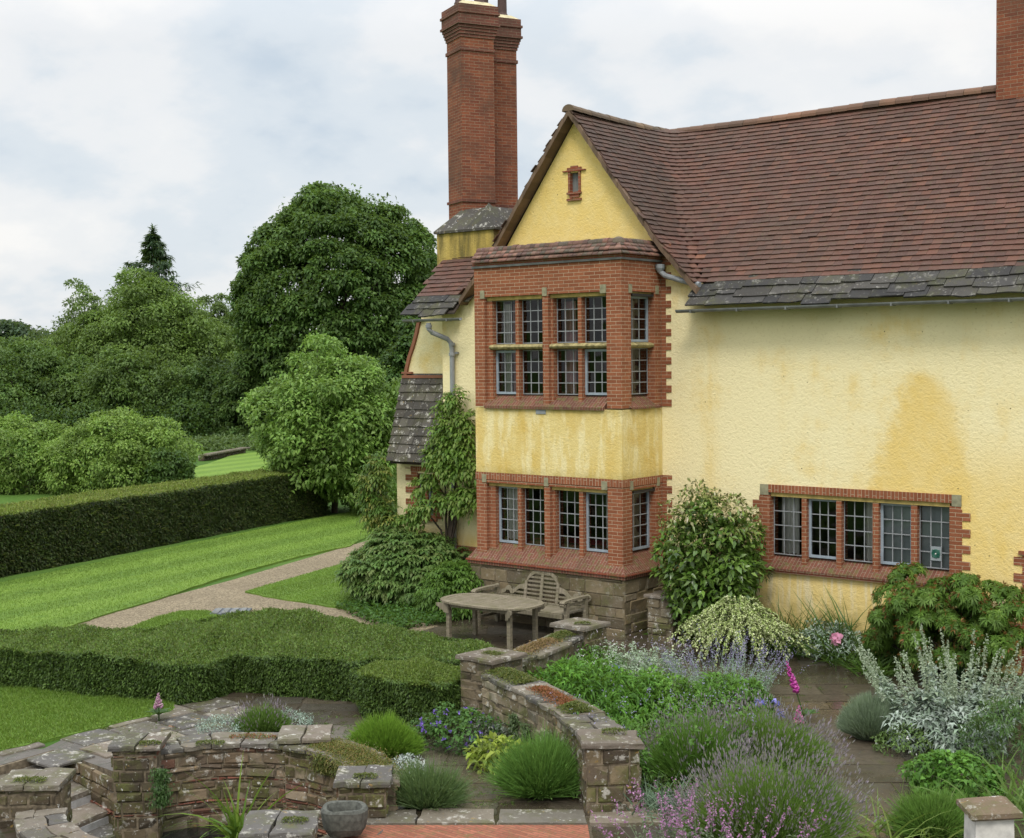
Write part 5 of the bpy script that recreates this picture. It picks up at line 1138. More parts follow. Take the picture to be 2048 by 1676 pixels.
# ---------------------------------------------------------------- hedges
def hedge(label, poly, h, n_side, n_top, L, side_cols, top_cols, bump=.05, h_fn=None):
    c = np.mean(poly, axis=0); root = empty('clipped_hedge', (c[0], c[1], 0), label, 'hedge'); hf = h_fn or (lambda x, y: h)
    ar = sum(poly[i][0]*poly[(i+1) % len(poly)][1]-poly[(i+1) % len(poly)][0]*poly[i][1] for i in range(len(poly)))
    if ar < 0: poly = poly[::-1]
    nz_ = lambda p, z: bump*(np.sin(p[:, 0]*3.1+z*2)+np.sin(p[:, 1]*4.3+z*3.3+1)+np.sin(p[:, 0]*7+p[:, 1]*6+z*5))*.5
    pl = np.array(poly, float); d = np.roll(pl, -1, 0)-pl; ln = np.linalg.norm(d, axis=1); 
    i = rng.choice(len(pl), n_side, p=ln/ln.sum()); t = rng.random(n_side); XY = pl[i]+d[i]*t[:, None]; nn = np.stack([d[i][:, 1], -d[i][:, 0]], 1)/ln[i][:, None]; z = rng.random(n_side)*np.array([hf(x, y) for x, y in XY])
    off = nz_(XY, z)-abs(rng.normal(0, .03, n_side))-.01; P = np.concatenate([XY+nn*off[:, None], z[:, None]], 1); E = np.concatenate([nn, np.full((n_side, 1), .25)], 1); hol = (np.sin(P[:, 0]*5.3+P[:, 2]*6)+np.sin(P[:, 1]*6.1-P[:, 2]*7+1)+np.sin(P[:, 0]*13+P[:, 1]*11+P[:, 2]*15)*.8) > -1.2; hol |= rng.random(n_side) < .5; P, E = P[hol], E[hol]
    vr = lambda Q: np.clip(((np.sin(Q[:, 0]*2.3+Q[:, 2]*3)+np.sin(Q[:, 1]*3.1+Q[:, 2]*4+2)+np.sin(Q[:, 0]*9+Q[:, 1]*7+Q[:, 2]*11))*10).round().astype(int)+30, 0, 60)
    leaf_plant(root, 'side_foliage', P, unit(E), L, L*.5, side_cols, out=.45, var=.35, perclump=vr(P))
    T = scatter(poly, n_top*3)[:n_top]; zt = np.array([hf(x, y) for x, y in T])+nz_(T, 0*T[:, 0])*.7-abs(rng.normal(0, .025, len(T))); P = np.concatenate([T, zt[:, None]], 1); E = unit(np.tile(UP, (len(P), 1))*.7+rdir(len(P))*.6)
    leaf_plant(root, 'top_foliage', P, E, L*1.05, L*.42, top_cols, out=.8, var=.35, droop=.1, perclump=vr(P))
    ns = n_side//45; ii = rng.integers(0, len(T), ns); Ps = np.concatenate([np.concatenate([T[ii], zt[ii][:, None]], 1), np.concatenate([XY+nn*off[:, None], z[:, None]], 1)[:ns]]); Es = np.concatenate([np.tile(UP, (ns, 1))+rdir(ns)*.5, np.concatenate([nn, nn[:, :1]*0+.6], 1)[:ns]])
    blades('stray_shoots', Ps-unit(Es)*.02, Es, L*rng.uniform(1.2, 2.8, len(Ps)), L*.16, .4, tint(len(Ps), top_cols, .3), 'leaf', root, 2)
    mb = MB(); q_ = np.array(sub(poly, 10, .0)); tv = np.roll(q_, -1, 0)-np.roll(q_, 1, 0); tv /= np.linalg.norm(tv, axis=1)[:, None]; k = [tuple(x) for x in q_+np.stack([-tv[:, 1], tv[:, 0]], 1)*(bump*1.5+.05)]
    mb.cur = (.022, .034, .012); a = [(x, y, -.02) for x, y in k]; b = [(x, y, hf(x, y)-bump*1.2-.05) for x, y in k]  # solid dark filling; the shade between the leaves is put into its colour
    for q in range(len(k)): r = (q+1) % len(k); mb.face([a[q], a[r], b[r], b[q]])
    for tr_ in tessellate_polygon([[Vector((x, y, 0)) for x, y in k]]): mb.face([b[j] for j in tr_])
    mb.build('dark_core', 'leaf', root); return done(root)
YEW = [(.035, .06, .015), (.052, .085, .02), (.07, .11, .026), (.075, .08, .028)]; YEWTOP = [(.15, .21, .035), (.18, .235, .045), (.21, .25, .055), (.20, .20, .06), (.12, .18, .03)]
la = [gz(-260, 1216)[:2], gz(0, 1155)[:2], gz(280, 1100)[:2], gz(560, 1045)[:2], gz(655, 1030)[:2]]
back = [p+np.array([-1.9, .55]) for p in la]
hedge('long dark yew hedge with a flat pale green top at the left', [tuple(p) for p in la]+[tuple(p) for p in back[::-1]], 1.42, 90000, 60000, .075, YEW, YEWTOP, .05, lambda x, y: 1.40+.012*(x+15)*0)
HF = [(-7.6, -9.35), (-5.3, -8.5), (-3.8, -8.08), (-2.3, -7.55), (-2.12, -7.2), (-2.27, -6.6), (-1.2, -6.22), (-.42, -5.98), (-.2, -5.6), (-.08, -5.2), (.6, -4.98), (1.3, -4.95), (1.1, -4.5), (.5, -4.12), (-.6, -3.78), (-1.7, -3.72), (-2.8, -3.82), (-3.7, -4.05), (-4.72, -4.42), (-4.95, -5.3), (-4.8, -6.2), (-5.7, -7.0), (-6.7, -7.6), (-8.6, -8.3)]
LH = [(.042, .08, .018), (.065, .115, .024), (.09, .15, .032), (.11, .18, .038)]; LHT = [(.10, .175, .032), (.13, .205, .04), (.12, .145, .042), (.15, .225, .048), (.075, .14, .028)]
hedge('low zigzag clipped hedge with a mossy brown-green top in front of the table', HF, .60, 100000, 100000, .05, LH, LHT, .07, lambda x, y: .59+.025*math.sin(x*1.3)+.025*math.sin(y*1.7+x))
hedge('small square clipped hedge block against the far garden-wall pier', [(-.12, -6.22), (.3, -6.46), (.9, -6.36), (1.38, -6.16), (1.40, -5.4), (.7, -5.22), (.0, -5.45)], .57, 26000, 20000, .046, LH, [(.12, .19, .035), (.15, .21, .045), (.17, .22, .05), (.10, .16, .03)], .09)
# ---------------------------------------------------------------- wisteria on the wall and beside it
def pinnate(root, name, P, E, L, cols, mat='leaf', nl=9, lw=.34):
    """hanging feather-shaped leaves: leaflets in pairs along an arching stalk"""
    n = len(P); d = unit(E+rdir(n)*.6); allP, allD, allN, allC = [], [], [], []; k = tint(n, cols, .25); s = unit(np.cross(d, UP)+1e-3)
    for j in range(nl):
        t = .25+.75*(j//2)/((nl-1)/2); q = P+d*(L*t)[:, None]-UP*(L*.36*t*t)[:, None]; sg = 0 if j == nl-1 else (1 if j % 2 else -1)
        dd = unit(d*.6+s*sg*.8-UP*(.16+.30*t)+rdir(n)*.2); allP.append(q); allD.append(dd); allN.append(unit(UP+d*.3+rdir(n)*.3)); allC.append(k)
    P, D, N, C = map(np.concatenate, (allP, allD, allN, allC)); LL = np.tile(L*.48, nl)
    return leaves(name, P, D, N, LL, LL*lw, C, mat, root, .18, .35)
WG = [(.10, .20, .03), (.14, .25, .04), (.18, .285, .054), (.21, .28, .064)]
ws = thing('wisteria', (-5.0, .9, 0), 'wisteria climbing the wall and downpipe left of the brick bay', 'climber')
Pp, Ee = [], []; ctr = []
for x, y, r, Y in ((912, 795, .15, .98), (888, 818, .09, 1.0), (930, 838, .15, .95), (902, 850, .16, .92), (936, 872, .15, .9), (878, 866, .13, 1.0), (898, 892, .19, .9), (868, 905, .12, 1.0), (930, 906, .19, .86), (888, 928, .16, .9), (944, 934, .12, .85), (914, 940, .14, .9), (941, 984, .14, .9), (918, 1000, .15, .88), (944, 1012, .1, .9), (888, 1000, .12, .9), (862, 955, .11, .98), (842, 972, .09, .98), (855, 1014, .14, .75), (830, 1030, .13, .65), (812, 1046, .1, .6)):
    c = gy(x, y, Y); ctr.append(c); r *= .88; n = int(105*(r/.25)**2)+20; e = unit(rdir(n)+np.array([.1, -.7, .25])); Pp.append(c+e*r*rng.uniform(.4, 1, (n, 1))*np.array([1, .55, 1])); Ee.append(e)
P, E = np.concatenate(Pp), np.concatenate(Ee); pinnate(ws, 'foliage', P, E, rng.uniform(.15, .24, len(P)), WG, lw=.58, nl=7)
mb = MB(); w0 = gy(905, 1100, 1.0); 
for tgt in ((915, 990), (870, 960), (885, 900), (925, 860), (905, 815), (850, 1020)):
    t = gy(*tgt, 1.05); mb.tube([(w0[0], w0[1]-.1, 0), (w0[0]-.15, w0[1], .8), w0*.4+t*.6+rng.normal(0, .06, 3), t], [.035, .028, .02, .01], 6)
mb.build('stem', 'dark_bark', ws, smooth=True); done(ws)
w2 = thing('wisteria', (-6.6, .8, 0), 'yellow-tipped wisteria growing beside the lean-to window', 'climber'); Pp, Ee = [], []
for x, y, r in ((757, 925, .14), (745, 960, .18), (760, 950, .16), (748, 1000, .2), (770, 1020, .18), (750, 1032, .18), (785, 1040, .14), (770, 1050, .14), (737, 985, .13)):
    c = gy(x, y, .6); n = int(90*(r/.25)**2)+16; e = unit(rdir(n)+np.array([.2, -.5, .3])); Pp.append(c+e*r*rng.uniform(.4, 1, (n, 1))); Ee.append(e)
P, E = np.concatenate(Pp), np.concatenate(Ee); pinnate(w2, 'foliage', P, E, rng.uniform(.14, .23, len(P)), [(.09, .17, .028), (.14, .21, .04), (.24, .25, .055), (.08, .16, .028)], lw=.46, nl=7)
mb = MB()
for tgt in ((755, 940), (770, 1000), (740, 1010), (790, 1030)): t = gy(*tgt, .62); mb.tube([(-6.35, .9, 0), (-6.45, .8, .9), t], [.03, .024, .01], 6)
mb.build('stem', 'dark_bark', w2, smooth=True); done(w2)
def pin_bush(label, p, rx, ry, z0, z1, nc, per, cr, L, cols, name='wisteria_bush', cat='shrub', lw=.34):
    root = thing(name, p, label, cat); P, E, cc, i = clump_crown((p[0], p[1], z0+(z1-z0)*.38), (rx, ry, (z1-z0)*.60), nc, per, cr, -.25, (.72, 1.0)); pinnate(root, 'foliage', P, E, L*rng.uniform(.8, 1.2, len(P)), cols, lw=lw)
    limbs(root, (p[0], p[1], -.05), cc[rng.permutation(len(cc))[:14]], .05, 'dark_bark', 'stem', .3); return done(root)
pb = place(815, 1200, 1.0); pin_bush('large mounded wisteria bush with drooping leaves on the lawn left of the table', pb, 1.08, .92, .0, top(pb, 815, 1075), 140, 36, .22, .20, [(.10, .19, .046), (.13, .225, .056), (.16, .255, .066), (.15, .20, .06)], lw=.54)
pb = place(905, 1205, .5); pin_bush('fern-like green plant between the wisteria bush and the bay plinth', (-3.75, -.15, 0), .42, .4, 0, .95, 36, 26, .18, .20, [(.085, .17, .026), (.12, .22, .036)], 'fern', 'fern')
# ground cover under the bush
Pw = np.concatenate([scatter([(-6.0, -1.1), (-3.4, -2.2), (-3.2, -.6), (-4.2, .2), (-5.6, -.2)], 5200)]); Pw = np.concatenate([Pw, rng.uniform(.03, .16, (len(Pw), 1))], 1)
o = leaf_plant(None, 'ground_ivy', Pw, unit(rdir(len(Pw))+UP), .075, .06, [(.06, .14, .025), (.08, .17, .03), (.045, .11, .02)]); tag(o, 'low ivy-like green ground cover under the bush', 'ground cover', kind='stuff')
# ---------------------------------------------------------------- shrubs of the right-hand border
cm_ = gy(1420, 1100, .45); cm = thing('camellia', (cm_[0], .45, 0), 'tall glossy-leaved evergreen bush against the wall between bay and long window', 'shrub')
zt = gy(1430, 1020, .45)[2]; P, E, cc, i = clump_crown((cm_[0]+.05, .45, .2+(zt-.2)*.52), (.84, .62, (zt-.2)*.52), 140, 46, .25, -.9, (.55, 1.0)); leaf_plant(cm, 'foliage', P, E, .13, .074, [(.07, .145, .02), (.095, .18, .026), (.13, .22, .038), (.16, .25, .055)], 'glossy_leaf', .25, .2, .75, .3, perclump=i)
P, E, _, i2 = clump_crown((cm_[0], .45, .35+(zt-.2)*.72), (.72, .5, (zt-.2)*.37), 50, 26, .2, -.1, (.8, 1.05)); leaf_plant(cm, 'young_leaves', P, E, .10, .045, [(.17, .24, .05), (.22, .25, .075), (.22, .19, .08)], 'glossy_leaf', .25, .2)
limbs(cm, (cm_[0], .5, -.05), cc[rng.permutation(len(cc))[:16]], .05, 'dark_bark', 'stem', .2); done(cm)
def arching(label, p, rx, h, ns, nl, cols, L, name, cat, mat='felt_leaf'):
    """fountain of stems that rise from the middle, bow over and hang down to the ground, leafy all along"""
    root = thing(name, p, label, cat); a = np.arange(ns)*2.39996+rng.normal(0, .1, ns); r = rx*np.sqrt((np.arange(ns)+.5)/ns)*rng.uniform(.75, 1.2, ns); zp = h*(1.0-.36*(r/rx)**1.5)*rng.uniform(.72, 1.12, ns); ze = zp*rng.uniform(.02, .85, ns); PS_, DS, mb = [], [], MB(); t = np.linspace(0, 1, nl); mb.cur = (.12, .12, .05)
    for k in range(ns):
        up_ = np.clip(t/.5, 0, 1); dn = np.clip((t-.5)/.5, 0, 1); z = .08+zp[k]*np.sin(up_*math.pi/2)*(t < .5)+(zp[k]-(zp[k]-ze[k])*dn**1.7)*(t >= .5); q = np.stack([p[0]+math.cos(a[k])*r[k]*t**.9, p[1]+math.sin(a[k])*r[k]*t**.9, z], 1)+rng.normal(0, .006, (nl, 3)); m_ = t > .28
        PS_.append(q[m_]); DS.append(unit(np.gradient(q, axis=0))[m_]); mb.tube(q[::max(nl//6, 1)], .005, 4)
    mb.build('stem', 'leaf', root); P, D = np.concatenate(PS_), np.concatenate(DS); P = np.repeat(P, 2, 0); D = np.repeat(D, 2, 0); n = len(P); D2 = unit(D*.7+rdir(n)*.7+UP*.2); leaves('foliage', P, D2, unit(UP+rdir(n)*.5), L*rng.uniform(.7, 1.3, n), L*.62, tint(n, cols, .2), mat, root, .15, .2)
    return root
p = place(1495, 1342, .82); r_ = arching('pale cream-green variegated shrub of arching stems beside the stone pier', p, 1.02, top(p, 1490, 1208), 190, 64, [(.38, .46, .17), (.50, .56, .26), (.60, .63, .38), (.26, .36, .10)], .042, 'variegated_shrub', 'shrub'); done(r_)
def whorl_bush(label, p, rx, ry, z0, z1, n_w, L, cols, tipc, name='pieris', cat='shrub'):
    root = thing(name, p, label, cat); P, E, cc, ci = clump_crown((p[0], p[1], z0+(z1-z0)*.5), (rx, ry, (z1-z0)*.52), 64, n_w//64, .19*rx, -.55, (.45, 1.10)); n = len(P); PP, DD, NN, KK = [], [], [], []; k = tint(n, cols, .25); s1 = unit(np.cross(E, UP)+1e-3); s2 = np.cross(s1, E)
    for j in range(9):
        a = j*2*math.pi/9+rng.uniform(-.3, .3, n); d = unit(E*.35+s1*np.cos(a)[:, None]+s2*np.sin(a)[:, None]); PP.append(P); DD.append(d); NN.append(unit(E+UP*.4)); KK.append(k*rng.uniform(.8, 1.2, (n, 1)))
    leaves('foliage', *map(np.concatenate, (PP, DD, NN)), L*rng.uniform(.75, 1.2, n*9), L*.27, np.concatenate(KK), 'leaf', root, .15, .25)
    m_ = rng.permutation(n)[:int(n*.20)]; q = len(m_)
    leaves('seed_heads', np.repeat(P[m_]+E[m_]*.03, 4, 0), unit(np.repeat(E[m_], 4, 0)+rdir(q*4)*.8-UP*.3), rdir(q*4), L*.75, L*.22, tint(q*4, tipc, .3), 'leaf', root)
    limbs(root, (p[0], p[1], -.05), cc[rng.permutation(len(cc))[:20]], .05, 'dark_bark', 'stem', .12); return done(root)
p = gy(1885, 1250, .30)*np.array([1, 1, 0]); whorl_bush('wide bright green shrub with whorled leaves and rusty seed heads at the right', p, 1.12, .72, .12, top(p, 1900, 1158), 3400, .105, [(.085, .17, .024), (.115, .215, .034), (.15, .25, .045)], [(.25, .11, .03), (.20, .13, .04), (.16, .06, .025)])
# ---------------------------------------------------------------- herbaceous builders
def tuft(label, p, n, L, Wd, cols, spread=.25, bend=1.0, rad=.1, name='grass_clump', cat='grass', lean=.5, flowers=None, group=None, mat='leaf'):
    root = thing(name, p, label, cat, group); P = np.array([p[0], p[1], .0])+np.concatenate([rng.normal(0, rad, (n, 2)), np.zeros((n, 1))], 1); D = unit(np.concatenate([rng.normal(0, lean, (n, 2)), np.ones((n, 1))], 1)+(P-np.array([p[0], p[1], 0]))*1.5)
    o, tip = blades('foliage', P, D, L*rng.uniform(.55, 1.1, n), Wd*rng.uniform(.7, 1.2, n), bend*rng.uniform(.3, 1.3, n), tint(n, cols, .25), mat, root)
    if flowers: flowers(root, P, tip, D)
    return done(root)
def heads(frac, per, size, cols, name='flowers', elong=0., w=.6):
    def f(root, P, tip, D):
        m_ = rng.permutation(len(tip))[:int(len(tip)*frac)]; q = np.repeat(tip[m_], per, 0); n = len(q); q = q-UP*(elong*rng.random(n))[:, None]*1.0+rng.normal(0, size*.25, (n, 3)); leaves(name, q, unit(rdir(n)+UP*.4), rdir(n), size*rng.uniform(.7, 1.3, n), size*w, tint(n, cols, .25), 'petal', root, .1, 0)
    return f
def lavender(label, xc, yb, r, h, n, cols, fcols, frac=.7, rx=1.3, base_brown=False, name='lavender', cat='lavender', fl=(4, .015, .06), rough=.06):
    p = place(xc, yb, r*.75); root = thing(name, p, label, cat); u = rng.random(n)**.5; a = rng.uniform(0, 2*math.pi, n); XY = np.stack([np.cos(a), np.sin(a)], 1)*u[:, None]
    Rv = np.array([R_[0], R_[1]]); Rv /= np.linalg.norm(Rv); off = XY[:, :1]*Rv*r*rx+XY[:, 1:]*HD[:2]*r*.8
    P = np.concatenate([p[:2]+off*.45, np.full((n, 1), .02)], 1); dome = np.sqrt(np.maximum(1-u**2*.85, .08))*(1+.10*np.sin(a*3+xc)+.07*np.sin(a*5+1)); T = np.concatenate([p[:2]+off*(1+.08*np.sin(a*4+yb))[:, None]+rng.normal(0, r*rough, (n, 2)), (h*dome*rng.uniform(.8-rough, 1.06+rough, n))[:, None]], 1); D = T-P; Ln = np.linalg.norm(D, axis=1)
    o, tip = blades('foliage', P, D, Ln, rng.uniform(.006, .011, n), rng.uniform(.0, .25, n), tint(n, cols, .25), 'leaf', root)
    # leafy lower stems
    m2 = n*2; k = rng.integers(0, n, m2); q = P[k]+D[k]*rng.uniform(.55 if base_brown else .2, .85, (m2, 1)); leaves('leaves', q, unit(D[k]/Ln[k][:, None]+rdir(m2)*(.22+rough)), rdir(m2), .06, .009, tint(m2, cols, .3), 'leaf', root, 0, .1)
    if base_brown: 
        k = rng.integers(0, n, n//2); q = P[k]*.98+np.array([p[0], p[1], 0])*.02; blades('woody_stems', q, D[k]+rdir(len(k))*.12, Ln[k]*.62, .012, .3, tint(len(k), [(.14, .10, .06), (.20, .15, .09), (.10, .075, .045)], .25), 'leaf', root, 3)
    if fcols:
        m_ = np.repeat(rng.permutation(n)[:int(n*frac)], 2); q = len(m_); leaves('flowers', tip[m_]-D[m_]/Ln[m_][:, None]*.02, unit(D[m_]/Ln[m_][:, None]+UP*.3+rdir(q)*.15), rdir(q), rng.uniform(.03, .065, q), .013, tint(q, fcols, .25), 'petal', root, .2, 0.)
    return done(root)
def mound(label, xc, yb, r, h, n, L, Wd, cols, mat='leaf', name='perennial', cat='plant', rx=1.2, flowers=None, fl_n=0, fl_size=.04, fl_cols=None, stem=0, out=.6, nc=None, cr=None, push=.8, group=None, fl_per=5):
    p = place(xc, yb, r*push); root = thing(name, p, label, cat, group); nc = nc or 46; P, E, cc, i = clump_crown((p[0], p[1], h*.30), (r*rx, r, h*.70), nc, max(n//nc, 1), cr or r*.26, -.25, (.68, 1.0)); P[:, 2] = np.maximum(P[:, 2], .02)
    leaf_plant(root, 'foliage', P, E, L, Wd, cols, mat, .28, .3, out, .4, perclump=i)
    if fl_n:
        d = rdir(fl_n*3); d = d[d[:, 2] > -.1][:fl_n]; c = np.array([p[0], p[1], h*.3])+d*np.array([r*rx, r, h*.7])*rng.uniform(1.0, 1.12, (len(d), 1)); q = np.repeat(c, fl_per, 0); m_ = len(q)
        leaves('flowers', q, unit(rdir(m_)+np.repeat(d, fl_per, 0)*.6), rdir(m_), fl_size*rng.uniform(.7, 1.2, m_), fl_size*.75, tint(m_, fl_cols, .2), 'petal', root, .1, .1)
    return done(root)
def spires(label, xc, yb, r, n, h, cols, fcols, name, cat, Lf=.05, fl=None, stemw=.009, lean=.12, leafmat='leaf', nleaf=26, fsize=.03, ftop=.3, fper=34, rx=1.2, yoff=0.):
    """upright leafy stems, each ending in a spike of small flowers or buds"""
    p = place(xc, yb, r*.8); root = thing(name, p, label, cat); a = rng.uniform(0, 2*math.pi, n); u = rng.random(n)**.5; Rv = np.array([R_[0], R_[1]]); off = np.stack([np.cos(a)*u], 1)*Rv*r*rx+np.stack([np.sin(a)*u], 1)*HD[:2]*r
    P = np.concatenate([p[:2]+off, np.zeros((n, 1))], 1); D = unit(np.concatenate([off*.45/r+rng.normal(0, lean, (n, 2)), np.ones((n, 1))], 1)); H = h*rng.uniform(.7, 1.08, n); o, tip = blades('stems', P, D, H, stemw, rng.uniform(0, .2, n), tint(n, cols, .2), leafmat, root)
    k = np.repeat(np.arange(n), nleaf); t = rng.uniform(.12, 1-ftop*.8, len(k)); q = P[k]+D[k]*(H[k]*t)[:, None]; e = unit(rdir(len(k))*np.array([1, 1, .4])+UP*.35); leaves('foliage', q, e, unit(UP+rdir(len(k))*.4), Lf*(1.25-.6*t), Lf*.3, tint(len(k), cols, .25), leafmat, root, .15, .3)
    if fcols is not None:
        k = np.repeat(np.arange(n), fper); t = rng.uniform(1-ftop, 1.0, len(k)); q = P[k]+(tip[k]-P[k])*t[:, None]+rng.normal(0, .010, (len(k), 3)); e = unit(rdir(len(k))+UP*.3); leaves('flowers', q, e, rdir(len(k)), fsize*(1.3-.7*(t-1+ftop)/ftop), fsize*.7, tint(len(k), fcols, .25), 'petal', root, .1, .2)
    return done(root)
def foxglove(label, x, yb, yt, fcols, lean=(0, 0), p=None):
    p = gz(x, yb) if p is None else p; h = top(p, x, yt); root = thing('foxglove', p, label, 'foxglove'); t = np.array([p[0]+lean[0], p[1]+lean[1], h]); b = np.array([p[0], p[1], 0.]); mb = MB(); mb.cur = (.08, .14, .04); mb.tube([b, (b+t)/2+(t-b)*.02, t], [.011, .008, .003], 6); mb.build('stem', 'leaf', root)
    f0 = .55; P, D = [], []; mb = MB()
    for i in range(40):
        f = i/40; q = b+(t-b)*(f0+(1-f0)*f); a = rng.uniform(-1.9, 1.9)-.9; d = np.array([math.cos(a), math.sin(a), -.75]); d /= np.linalg.norm(d); s = (1-f)*.8+.2; mb.cur = tuple(np.array(fcols[rng.integers(len(fcols))])*rng.uniform(.8, 1.2)); mb.tube([q, q+d*.03*s, q+d*.07*s], [.008*s, .017*s, .03*s], 7)
    mb.build('flowers', 'petal', root); n = 14; a = rng.uniform(0, 6.28, n); leaves('foliage', np.tile(b+UP*.08, (n, 1)), np.stack([np.cos(a), np.sin(a), .5+0*a], 1), np.tile(UP, (n, 1)), .22, .08, tint(n, [(.07, .14, .04)], .2), 'leaf', root); return done(root)
def iris_flowers(label, x, yb, yt, fcol=((.22, .22, .62), (.32, .30, .72)), n=7):
    p = gz(x, yb); h = top(p, x, yt); root = thing('blue_iris', p, label, 'flower'); P = np.tile(np.array([p[0], p[1], 0.]), (n, 1))+rng.normal(0, .03, (n, 3))*np.array([1, 1, 0]); blades('foliage', P, unit(rdir(n)*.25+UP), h*.9, .018, .3, tint(n, [(.08, .17, .035)], .2), 'leaf', root)
    mb = MB(); mb.cur = (.08, .15, .04); mb.tube([(p[0], p[1], 0), (p[0], p[1], h)], .006, 5); mb.build('stem', 'leaf', root)
    q = np.tile(np.array([p[0], p[1], h]), (16, 1))+rng.normal(0, .012, (16, 3)); leaves('flower', q, unit(rdir(16)+UP*.2), rdir(16), .075, .042, tint(16, fcol, .2), 'petal', root, .2, .4); return done(root)
GRASS = [(.085, .17, .03), (.11, .20, .035), (.07, .14, .025)]; SILVER = [(.28, .34, .28), (.36, .41, .36), (.22, .29, .21)]; BLUEG = [(.15, .22, .15), (.20, .27, .19), (.12, .19, .12)]
# against the wall
tuft('dark tufted grasses at the foot of the wall below the long window', gy(1590, 1262, .75)*np.array([1, 1, 0]), 420, .95, .016, [(.06, .13, .025), (.08, .16, .03), (.05, .10, .02)], rad=.30, lean=.28, bend=.6)
tuft('tall sword-leaved clump below the middle of the long window', gy(1700, 1262, .6)*np.array([1, 1, 0]), 150, 1.25, .034, [(.06, .13, .03), (.08, .155, .035), (.10, .17, .04)], rad=.20, lean=.36, bend=.8, name='iris_leaves', cat='plant')
mound('green spreading perennial between sword leaves and the right-hand shrub', 1745, 1290, .42, .72, 1300, .10, .035, [(.055, .12, .025), (.075, .15, .032)])
p = place(1668, 1325, .3); mound('silvery foliage with one pink peony-like bloom below the wall', 1672, 1326, .42, .55, 1500, .10, .026, SILVER+[(.16, .24, .14)], 'felt_leaf', 'silver_plant', rx=1.3)
fp = gz(1668, 1340)-HD*.12; fz = top(fp, 1668, 1277); pk = thing('pink_flower', fp, 'single large pink bloom above silvery leaves', 'flower'); q = np.tile(np.array([fp[0], fp[1], fz]), (26, 1))+rng.normal(0, .03, (26, 3)); leaves('bloom', q, unit(rdir(26)+UP*.4), rdir(26), .10, .085, tint(26, [(.72, .30, .46), (.80, .42, .56)], .12), 'petal', pk, .2, .2); mb = MB(); mb.cur = (.08, .14, .04); mb.tube([(fp[0], fp[1], 0), (fp[0], fp[1], fz)], .007, 5); mb.build('stem', 'leaf', pk); done(pk)
tuft('spiky bright green clump standing in front of the silvery plant', place(1757, 1352, .15), 170, .55, .022, GRASS, rad=.13, lean=.5, bend=1.0, name='iris_leaves', cat='plant')
tuft('broad dark sword leaves in front of the rusty-headed shrub', place(1912, 1362, .1), 70, .75, .045, [(.07, .14, .06), (.085, .16, .07), (.06, .12, .05)], rad=.14, lean=.3, bend=.45, name='iris_leaves', cat='plant')
lavender('round grey-green clipped cushion standing alone on the wet paving', 1755, 1492, .42, .54, 9000, [(.25, .32, .22), (.31, .38, .28), (.19, .26, .16)], None, rx=.95, rough=.03, name='santolina', cat='shrub')
# silver artemisia
spires('tall silver-grey plant with upright pale spires at the right', 1935, 1490, .58, 50, 1.05, SILVER+[(.24, .30, .2)], [(.33, .40, .28), (.40, .46, .34)], 'artemisia', 'plant', Lf=.15, leafmat='felt_leaf', nleaf=90, fsize=.034, ftop=.40, fper=100, rx=1.2, lean=.13, stemw=.012)
mound('low silver-leaved mass at the foot of the pale spires', 1920, 1520, .52, .48, 2800, .11, .032, SILVER, 'felt_leaf', 'artemisia', rx=1.25, push=.9)
mound('fresh green lobed-leaf mound beside the paving at lower right', 1930, 1612, .42, .46, 2300, .06, .05, [(.09, .21, .03), (.12, .26, .04), (.07, .17, .025)], name='cranesbill', cat='plant', rx=1.15)
mound('small light green plant with white flowers under the silver leaves', 1828, 1518, .30, .30, 900, .045, .03, [(.10, .17, .045), (.13, .20, .06)], rx=1.3, fl_n=14, fl_size=.025, fl_cols=[(.7, .7, .68)])
mound('dark green feathery plant at the far right edge', 2050, 1560, .50, .80, 1800, .10, .02, [(.05, .11, .03), (.07, .14, .035), (.09, .16, .05)], rx=.9, fl_n=10, fl_size=.03, fl_cols=[(.7, .7, .7)])
# foreground lavenders and salvia
LV = [(.12, .22, .04), (.15, .26, .052), (.185, .285, .075)]; LVF = [(.25, .20, .26), (.32, .26, .34), (.24, .22, .23), (.25, .26, .18)]
lavender('largest lavender clump, nearest the camera at the bottom', 1560, 1735, .82, .74, 9500, LV, LVF, .26, rx=1.05)
lavender('lavender clump behind the largest one, along the paving', 1530, 1575, .72, .64, 8000, LV, LVF, .20, rx=1.3)
lavender('dark thin-stemmed lavender left of the middle of the border', 1405, 1590, .5, .70, 3600, [(.10, .215, .036), (.14, .26, .05)], LVF, .2, rx=1.2)
spires('pink-purple sage spikes at the bottom edge', 1425, 1765, .52, 80, .60, [(.15, .20, .11), (.18, .22, .14)], [(.42, .18, .38), (.52, .27, .48), (.34, .15, .32), (.34, .22, .30)], 'flowering_sage', 'flowering plant', Lf=.07, nleaf=14, fsize=.027, ftop=.45, fper=30, rx=1.35, lean=.15)
tuft('thin grey-blue leafy clump at the foot of the near pier', place(1325, 1632, .2), 240, .42, .018, BLUEG, rad=.17, lean=.5, bend=.8, name='pinks', cat='plant', mat='felt_leaf')
